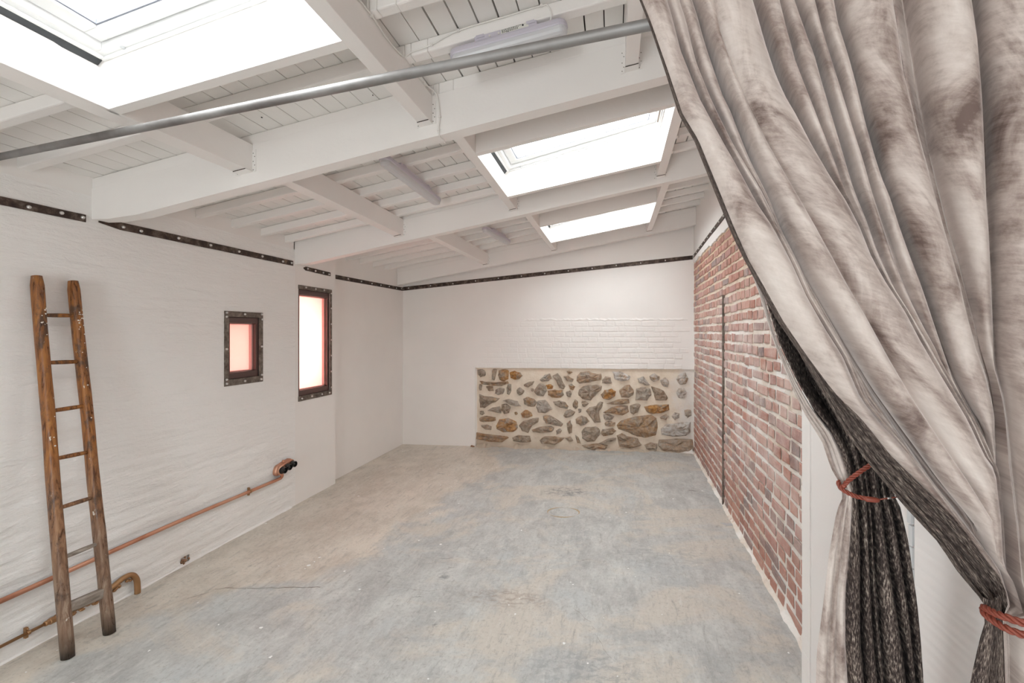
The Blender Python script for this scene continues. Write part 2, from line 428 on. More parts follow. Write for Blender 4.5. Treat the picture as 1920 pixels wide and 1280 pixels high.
for i in range(NR):
    a, b = 2 * PI * i / NR, 2 * PI * (i + 1) / NR
    w0, w1 = (.004 * (1.2 + math.sin(3 * a)), .004 * (1.2 + math.sin(3 * b)))
    rm.add([(-.43 + math.cos(t) * (.137 + s * w), 3.665 + math.sin(t) * (.100 + s * w), .0013) for t, s, w in ((a, -1, w0), (b, -1, w1), (b, 1, w1), (a, 1, w0))], [(0, 1, 2, 3)])
rm.build('ring_stain', mat('ochre_stain', (.50, .38, .24), .8), floor)

# rough lime fillet where floor meets the walls
def fillet(name, pts, h, d, nx, ny, parent, m):
    mb = MB(); k = []
    for (x, y), (x2, y2) in zip(pts, pts[1:]):
        n = max(2, int(math.hypot(x2 - x, y2 - y) / .03))
        for i in range(n):
            t = i / n; px, py = x + (x2 - x) * t, y + (y2 - y) * t
            kk = .8 + .5 * noise.fractal(Vector((px * 6, py * 6, 1)), 1, 2, 3); dd, hh = d * kk * U(.85, 1.15), h * kk * U(.8, 1.2)
            k.append([(px, py, hh), (px + nx * dd * .4, py + ny * dd * .4, hh * U(.3, .6)), (px + nx * dd, py + ny * dd, .0005)])
    for a, b in zip(k, k[1:]):
        mb.add(a + b, [(0, 3, 4, 1), (1, 4, 5, 2)])
    o = mb.build(name, m, parent); o['kind'] = 'stuff' if parent is None else ''
    if parent is not None: del o['kind']
    return o

# ------------------------------------------------------------------ left wall
W1 = (2.893, 3.192, 1.19, 1.69)          # small window opening y0,y1,z0,z1
W2 = (3.615, 4.046, .965, 1.962)         # tall window
def in_hole(y, z):
    return any(h[0] < y < h[1] and h[2] < z < h[3] for h in (W1, W2))
def course(y, z):
    """painted brick relief: shallow bed joints, stronger towards the floor"""
    amp = .22 + .78 * max(0, min(1, (1.25 - z) / .9))
    wob = .018 * noise.noise(Vector((y * 1.3, z * .6, 1.0))) + .006 * noise.noise(Vector((y * 7, z * 2, 3.0)))
    c = (z + wob) / .076
    j = max(0, 1 - abs((c % 1) - .5) / .14)
    row = math.floor(c - .5)
    cy = (y + (row % 2) * .11 + .03 * noise.noise(Vector((row * 3.1, y, 0)))) / .225
    jv = max(0, 1 - abs((cy % 1) - .5) / .05) * .6
    rough = noise.fractal(Vector((y * 3, z * 9, 0)), 1.0, 2.0, 4)
    patch = max(0, min(1, .5 + 1.6 * noise.noise(Vector((y * 1.1, z * 1.4, 7)))))
    return amp * (-.0105 * max(j, jv) * (.35 + .65 * patch) + .0075 * rough)
def grid_wall(name, ys, zs, fx, hole, m):
    mb = MB(); idx = {}
    def v(i, j):
        if (i, j) not in idx:
            idx[(i, j)] = len(mb.v); mb.v.append((fx(ys[i], zs[j]), ys[i], zs[j]))
        return idx[(i, j)]
    for i in range(len(ys) - 1):
        for j in range(len(zs) - 1):
            if hole((ys[i] + ys[i + 1]) / 2, (zs[j] + zs[j + 1]) / 2): continue
            mb.f.append((v(i, j), v(i + 1, j), v(i + 1, j + 1), v(i, j + 1)))
    me = bpy.data.meshes.new(name); me.from_pydata(mb.v, [], mb.f); me.materials.append(m)
    me.polygons.foreach_set('use_smooth', [True] * len(me.polygons)); me.update()
    return link(name, me)
def frange(a, b, st):
    n = max(1, round((b - a) / st)); return [a + (b - a) * i / n for i in range(n + 1)]
def merge(*ls):
    out = []
    for l in ls:
        for v in l:
            if not out or v - out[-1] > 1e-6: out.append(v)
    return out
ysg = merge([REAR, 0, .9], frange(1.2, W1[0], .02), frange(W1[0], W1[1], .02), frange(W1[1], 3.555, .02), [3.575])
zsg = merge([0], frange(.02, W1[2], .0125), frange(W1[2], W1[3], .0125), frange(W1[3], 2.15, .0125), [2.25, 2.3])
def fx(y, z):
    fade = max(0, min(1, (3.56 - y) / .05)) * max(0, min(1, (2.14 - z) / .1)) * (1 if y > 1.25 else 0)
    return XL + course(y, z) * fade
wall_left = tag(grid_wall('wall_left', ysg, zsg, fx, lambda y, z: in_hole(y, z) or (2.555 < y < 2.612 and z < .06), M['wall_brick']), 'white painted brick wall on the ladder side', 'wall', 'structure')
# smooth pilaster with the tall window, then the plain stretch to the corner, and the wall's own thickness
def wall_rects(mb, y0, y1, z0, z1, x0, x1, holes):
    for a, b, c, d in minus(y0, y1, z0, z1, holes): mb.box(x0, x1, a, b, c, d)
mb = MB(); wall_rects(mb, 3.56, 4.135, 0, 2.46, XL - .25, XL - .001, [W2])
mb.build('pilaster', M['plaster'], wall_left)
mb = MB(); mb.box(XL - .25, -2.925, 4.13, YB + .2, 0, 2.46)
mb.build('plain_panel', M['plaster'], wall_left)
mb = MB(); wall_rects(mb, REAR, 3.57, 0, 2.2, XL - .25, XL - .02, [W1]); mb.box(XL - .25, XL - .001, REAR, 3.57, 2.16, 2.46)
mb.build('masonry_core', M['plaster'], wall_left)
# crumbled hole near the floor
hm = MB(); hm.box(XL - .06, XL - .024, 2.54, 2.63, 0, .08); hm.build('crumbled_hole', M['hole'], wall_left)
rub = MB()
for i in range(7):
    y, z, r = U(2.562, 2.606), U(.005, .055), U(.006, .013)
    rub.lathe((XL - .012 + U(-.006, .016), y, z), (U(-1, 1), U(-1, 1), 1), [(r * .4, -r), (r * U(.8, 1.2), -r * .2), (r * .9, r * .5), (r * .3, r)], 6)
o = rub.build('brick_crumbs', M['rubble'], wall_left); o['kind'] = 'stuff'
fillet('paint_edge', [(XL - .004, .9), (XL - .004, 3.56)], .016, .02, 1, 0, wall_left, M['wall'])

# ------------------------------------------------------------------ back wall
SX0, SZ1 = -1.885, 1.072                 # stone field: left edge, top edge
mb = MB()
mb.box(-3.2, SX0, YB - .012, YB + .25, 0, 1.11)                        # lower left panel, a little proud
mb.hexa([(SX0, YB - .012, 0), (SX0 + .02, YB + .03, 0), (SX0 + .02, YB + .25, 0), (SX0, YB + .25, 0), (SX0, YB - .012, 1.06), (SX0 + .02, YB + .03, 1.06), (SX0 + .02, YB + .25, 1.06), (SX0, YB + .25, 1.06)])
mb.prism([(-3.2, YB, 1.11), (SX0 + .0, YB, 1.11), (SX0, YB, SZ1), (1.4, YB, SZ1 + .004), (1.4, YB, 3.3), (-3.2, YB, 2.44)], (0, .25, 0))
wall_back = tag(mb.build('wall_back', M['plaster']), 'white plastered end wall above bare rubble stone', 'wall', 'structure')
# painted bricks in relief
def brick_mesh(w, h, d, jit, name, m, tint=None):
    """worn brick facing -Y: back rim and a smaller front face"""
    b = min(.007, h * .16)
    def j(s=1): return U(-jit, jit) * s
    W, H = w / 2, h / 2
    rim = [(-W + j(), 0, -H + j()), (W + j(), 0, -H + j()), (W + j(), 0, H + j()), (-W + j(), 0, H + j())]
    mid = [(x, -d * .55, z) for x, _, z in rim]
    fr = [(x * (1 - b / W) + j(.6), -d * U(.85, 1.1), z * (1 - b / H) + j(.6)) for x, _, z in rim]
    mb = MB(); mb.add(rim + mid + fr, [(0, 1, 5, 4), (1, 2, 6, 5), (2, 3, 7, 6), (3, 0, 4, 7), (4, 5, 9, 8), (5, 6, 10, 9), (6, 7, 11, 10), (7, 4, 8, 11), (8, 9, 10, 11)])
    me = mb.mesh(name, m)
    if tint is not None:
        a = me.attributes.new('tint', 'FLOAT', 'POINT'); a.data.foreach_set('value', [tint] * len(me.vertices))
    return me
PS = [brick_mesh(.222, .062, .007, .004, 'painted_stretcher', M['wall']) for _ in range(5)]
PH = [brick_mesh(.108, .062, .007, .004, 'painted_header', M['wall']) for _ in range(4)]
for r in range(9):
    z = 1.105 + r * .0705
    x = -1.86 + U(0, .15) + (0.25 if r > 6 else 0) + (r - 3) * .02 * (r > 3)
    while x < .97:
        header = R() < (.62 if r in (0, 2, 5) and x > 0 else .3)
        w = .118 if header else .233
        sx = U(.93, 1.03)
        if x + w * sx > 1.0: break
        o = bpy.data.objects.new('brick', random.choice(PH if header else PS)); COL.objects.link(o); o.parent = wall_back
        o.location = (x + w * sx / 2, YB + .0005, z + U(-.003, .003)); o.scale = (sx, U(.25, .5) + .45 * max(0, min(1, (x + 1.9) / 2.2)), U(.94, 1.04))
        o.rotation_euler = (0, U(-.012, .012), 0)
        x += w * sx
lip = MB()
x = -1.2
pts = []
while x < 1.0:
    pts.append((x, U(.002, .010), 1.722 + .006 * noise.noise(Vector((x * 4, 0, 0))) + U(-.006, .006))); x += .035
for a, b in zip(pts, pts[1:]):
    lip.add([(a[0], YB + .001, a[2] + .03), (b[0], YB + .001, b[2] + .03), (b[0], YB - b[1], b[2]), (a[0], YB - a[1], a[2]), (b[0], YB + .001, b[2] - .004), (a[0], YB + .001, a[2] - .004)], [(0, 1, 2, 3), (3, 2, 4, 5)])
lip.build('plaster_edge', M['plaster'], wall_back)
# cream pointing behind the stones
def pointing_y(x, z):
    return YB + .022 + .006 * noise.fractal(Vector((x * 7, z * 7, 2)), 1, 2, 3) - .10 * max(0, .13 - z) * max(0, min(1, (x + 2.2) / 1.5)) ** .5 * 3
mb = MB(); xs = frange(SX0 - .02, 1.25, .03); zs = frange(0, SZ1 + .01, .03)
for x in xs:
    for z in zs: mb.v.append((x, pointing_y(x, z), z))
n = len(zs)
for i in range(len(xs) - 1):
    for j in range(n - 1): mb.f.append((i * n + j, (i + 1) * n + j, (i + 1) * n + j + 1, i * n + j + 1))
mb.build('lime_pointing', M['lime'], wall_back, smooth=True)
STONES = [
[0,0,(70,145),(110,140),(138,165),(130,195),(95,205),(75,180)],[.2,0,(205,135),(235,140),(225,200),(215,228),(193,220),(195,175)],
[.8,0,(255,150),(300,140),(335,155),(330,215),(300,235),(262,222),(248,185)],[1,0,(345,165),(385,150),(435,165),(450,190),(425,215),(390,222),(355,205)],
[.5,0,(90,235),(140,243),(230,245),(320,235),(330,250),(270,275),(180,275),(110,262)],[.1,0,(85,265),(108,268),(105,310),(88,315)],[.3,0,(145,280),(200,280),(205,318),(175,320),(155,300)],
[0,0,(330,258),(355,264),(358,310),(340,345),(322,340),(320,290)],[.2,.2,(225,310),(260,292),(298,300),(285,340),(245,352),(220,338)],[.1,.1,(408,300),(430,285),(465,310),(455,335),(425,348),(407,335)],
[.2,.1,(465,262),(510,238),(548,235),(535,262),(500,285),(470,275)],[.2,.2,(522,292),(540,290),(550,305),(538,320),(524,312)],[.1,.2,(575,272),(600,254),(645,268),(655,310),(625,352),(580,350),(550,315)],
[1,0,(650,266),(690,258),(708,270),(700,292),(662,293)],[.3,.3,(600,220),(640,180),(680,170),(695,210),(670,230),(620,235)],[.1,.1,(705,190),(745,168),(775,205),(805,270),(795,290),(760,280),(735,230)],
[.6,0,(668,312),(720,302),(780,305),(792,340),(770,362),(700,362),(670,345)],[.4,.2,(795,195),(830,185),(875,210),(865,235),(825,230)],[1,0,(835,262),(862,250),(888,270),(875,298),(850,295)],
[.1,.2,(815,318),(845,305),(862,330),(850,358),(822,352)],[.5,0,(820,148),(850,150),(868,160),(845,172),(825,165)],[.5,.2,(910,190),(935,157),(1000,150),(1060,170),(1095,165),(1098,215),(1060,220),(1000,235),(930,248),(905,225)],
[.2,.2,(1110,215),(1135,188),(1175,195),(1188,240),(1150,248),(1108,240)],[.2,.1,(925,300),(960,272),(1060,258),(1102,268),(1095,300),(1050,345),(1015,380),(950,368),(920,340)],
[1,0,(1100,335),(1130,300),(1185,288),(1218,310),(1210,345),(1165,375),(1118,365)],[.1,.9,(1195,152),(1260,150),(1335,185),(1320,215),(1265,225),(1210,205)],[.5,.2,(1250,300),(1290,265),(1330,255),(1360,295),(1355,335),(1320,355),(1265,352)],
[.4,0,(1150,408),(1240,372),(1320,368),(1325,400),(1260,412),(1200,412)],[.1,.2,(1385,285),(1430,270),(1490,285),(1500,330),(1470,375),(1380,375)],[.2,0,(1505,268),(1530,272),(1600,300),(1628,345),(1620,370),(1540,370),(1525,320)],
[.1,.5,(1395,205),(1440,185),(1460,215),(1490,250),(1450,255),(1405,235)],[.4,.7,(1490,180),(1530,160),(1565,185),(1560,213),(1520,225),(1495,205)],[.4,.7,(1575,217),(1610,192),(1640,217),(1630,265),(1600,262)],
[.3,.8,(1700,200),(1730,160),(1770,150),(1790,195),(1775,240),(1730,245)],[.2,.8,(1700,310),(1720,280),(1760,275),(1780,310),(1765,350),(1720,350)],[.1,0,(90,348),(130,362),(255,380),(240,395),(190,420),(130,460),(95,455),(88,400)],
[.2,.2,(160,482),(200,455),(262,445),(275,480),(268,500),(220,492)],[.1,0,(277,430),(318,424),(350,452),(335,495),(295,505),(274,472)],[.1,.3,(287,397),(340,385),(410,400),(440,440),(395,440),(325,417)],
[.6,.1,(462,380),(490,365),(545,380),(570,405),(555,438),(500,440),(468,420)],[.2,.4,(578,397),(640,388),(670,420),(700,460),(640,490),(585,485),(570,445)],[.9,.1,(440,500),(480,470),(525,490),(532,520),(490,535),(450,530)],
[.6,0,(385,492),(402,488),(412,505),(398,515)],[.2,.1,(90,488),(120,485),(130,505),(110,520),(90,512)],[.1,.1,(710,400),(760,388),(805,400),(832,435),(820,455),(760,445),(725,425)],
[.2,.1,(795,512),(812,476),(848,460),(888,480),(870,505),(815,528)],[.3,0,(870,410),(890,378),(912,400),(912,435),(890,455),(872,440)],[.2,.1,(945,395),(975,388),(998,410),(970,435),(948,430)],[.1,.2,(915,455),(940,455),(938,480),(918,485)],
[.2,.1,(980,470),(1010,440),(1060,430),(1090,395),(1115,400),(1110,430),(1080,470),(1095,555),(1050,562),(1020,520)],[.6,.1,(1120,478),(1180,440),(1250,425),(1310,425),(1320,470),(1270,500),(1205,488),(1135,484)],
[.2,.2,(1120,497),(1170,494),(1205,510),(1180,540),(1130,535)],[.2,.1,(1335,420),(1380,405),(1415,415),(1395,470),(1360,490),(1338,475)],[1,0,(1450,430),(1540,410),(1635,408),(1640,450),(1580,475),(1510,485),(1470,465)],
[.4,.3,(1570,510),(1620,482),(1640,500),(1620,530),(1580,520)],[.4,.6,(1665,500),(1690,470),(1725,475),(1720,510),(1690,528)],[.3,.3,(1765,450),(1812,448),(1818,490),(1790,508),(1768,490)],
[.4,.2,(895,540),(940,510),(980,520),(1005,555),(970,580),(935,590),(900,570)],[.5,.2,(1135,560),(1170,547),(1213,557),(1208,588),(1160,590),(1135,580)],[.1,.1,(628,520),(680,510),(730,540),(785,575),(770,598),(720,590),(650,575),(632,550)],
[.2,.1,(425,600),(460,565),(540,540),(585,535),(580,570),(530,600),(500,655),(450,640)],[.3,.1,(535,632),(590,610),(690,600),(712,615),(690,645),(600,655),(545,650)],[.1,.2,(730,635),(760,615),(778,630),(765,655),(738,665)],
[.2,0,(822,575),(850,550),(865,590),(862,645),(840,655),(825,610)],[.5,0,(88,545),(150,525),(220,535),(225,563),(150,572),(95,572)],[1,.1,(232,610),(260,555),(330,545),(395,570),(408,620),(370,650),(290,655),(237,630)],
[.3,.1,(100,605),(150,598),(188,612),(185,640),(140,635)],[.1,0,(945,640),(975,605),(1055,598),(1088,620),(1085,660),(1045,710),(990,715),(950,690)],[.3,0,(1098,650),(1112,617),(1190,605),(1220,625),(1190,655),(1120,668)],
[.45,0,(1238,580),(1270,545),(1380,510),(1500,495),(1535,520),(1545,590),(1530,650),(1450,672),(1390,660),(1310,625),(1250,610)],[.1,.8,(1585,600),(1620,565),(1740,550),(1805,545),(1805,620),(1770,650),(1670,655),(1590,645)],
[.5,0,(65,665),(120,675),(300,690),(330,700),(280,735),(180,735),(60,715)],[.1,0,(370,700),(420,680),(510,685),(520,725),(450,735),(380,725)],[.3,0,(600,715),(640,687),(720,682),(795,690),(770,720),(720,745),(620,740)],
[.3,.1,(805,690),(850,680),(875,710),(840,720)],[.3,0,(890,665),(920,690),(935,730),(910,725)],[.2,.1,(1085,725),(1150,692),(1220,680),(1215,705),(1150,715)],[.2,0,(1230,665),(1270,645),(1310,670),(1390,685),(1420,730),(1330,755),(1250,745),(1240,700)],
[.3,0,(950,745),(1060,730),(1150,740),(1140,762),(1020,770)],[.2,.1,(1450,730),(1500,710),(1545,718),(1540,760),(1470,760)],[.3,.1,(1570,690),(1700,680),(1820,682),(1825,760),(1700,790),(1600,770),(1560,730)]]
def to_wall(p):
    # the field is drawn on a 1750 x 640 board; scaled to metres on the wall
    return (-1.882 + (p[0] - 57) * .001647, 1.064 - (p[1] - 131) * .001655)
for st in STONES:
    P = [to_wall(p) for p in st[2:]]
    cx = sum(p[0] for p in P) / len(P); cz = sum(p[1] for p in P) / len(P)
    Q = []                                # subdivide the outline and roughen it
    for a, b in zip(P, P[1:] + P[:1]):
        Q += [a, ((a[0] + b[0]) / 2 + U(-.006, .006), (a[1] + b[1]) / 2 + U(-.006, .006))]
    size = max(abs(p[0] - cx) for p in P); pr = min(.045, .018 + size * .16)
    mb = MB(); n = len(Q); rings = []
    for s, d in ((1.09, .012), (1.05, -.008), (.86, -pr * .7), (.45, -pr)):
        rings.append([(cx + (x - cx) * s + U(-.003, .003), pointing_y(x, z) + d + U(-.42, .42) * pr * (d < -.008), cz + (z - cz) * s + U(-.003, .003)) for x, z in Q])
    for rg in rings: mb.v += rg
    mb.v.append((cx, pointing_y(cx, cz) - pr * U(.7, 1.15), cz))
    for i in range(3):
        for k in range(n): mb.f.append((i * n + k, i * n + (k + 1) % n, (i + 1) * n + (k + 1) % n, (i + 1) * n + k))
    for k in range(n): mb.f.append((3 * n + k, 3 * n + (k + 1) % n, 4 * n))
    me = mb.mesh('stone', M['stone'])
    a = me.color_attributes.new('stone', 'FLOAT_COLOR', 'POINT')
    a.data.foreach_set('color', [st[0], st[1], 0, 1] * len(me.vertices))
    link('stone', me, None, wall_back)
fillet('floor_ledge', [(-1.86, YB + .03), (1.05, YB + .03)], .05, .12, 0, -1, wall_back, M['lime'])

# ------------------------------------------------------------------ right wall: brick
ang = -math.atan(.03)
mb = MB()
def rw(y0, y1, z0, z1, off, th):
    return [(xr(y0) + off, y0, z0), (xr(y1) + off, y1, z0), (xr(y1) + th, y1, z0), (xr(y0) + th, y0, z0), (xr(y0) + off, y0, z1), (xr(y1) + off, y1, z1), (xr(y1) + th, y1, z1), (xr(y0) + th, y0, z1)]
mb.hexa(rw(1.0, YB + .2, 2.47, 3.3, 0, .25))
mb.hexa(rw(1.0, YB + .2, 0, 2.48, .02, .25))
wall_right = tag(mb.build('wall_right', M['plaster']), 'bare red brick wall with white plaster above it', 'wall', 'structure')
mb = MB(); ys = frange(1.9, YB + .03, .04); zs = frange(0, 2.485, .04); n = len(zs)
for y in ys:
    for z in zs: mb.v.append((xr(y) + .005 + .004 * noise.fractal(Vector((y * 9, z * 9, 5)), 1, 2, 3) - .012 * max(0, .06 - z) / .06, y, z))
for i in range(len(ys) - 1):
    for j in range(n - 1): mb.f.append((i * n + j, (i + 1) * n + j, (i + 1) * n + j + 1, i * n + j + 1))
mb.build('mortar_bed', M['mortar'], wall_right, smooth=True)
fillet('mortar_fillet', [(xr(1.95), 1.95), (xr(YB), YB)], .03, .032, -1, 0, wall_right, M['mortar'])
mb = MB()                                 # ragged lower edge of the plaster above the bricks
y = 1.6; pts = []
while y < YB + .02:
    pts.append((y, 2.462 + .028 * noise.noise(Vector((y * 5, 0, 3))) + U(-.012, .012))); y += .045
for a, b in zip(pts, pts[1:]):
    mb.hexa([(xr(a[0]) - .010, a[0], a[1]), (xr(b[0]) - .010, b[0], b[1]), (xr(b[0]) + .012, b[0], b[1]), (xr(a[0]) + .012, a[0], a[1]),
             (xr(a[0]) - .004, a[0], 2.56), (xr(b[0]) - .004, b[0], 2.56), (xr(b[0]) + .012, b[0], 2.56), (xr(a[0]) + .012, a[0], 2.56)])
mb.build('plaster_edge', M['plaster'], wall_right)

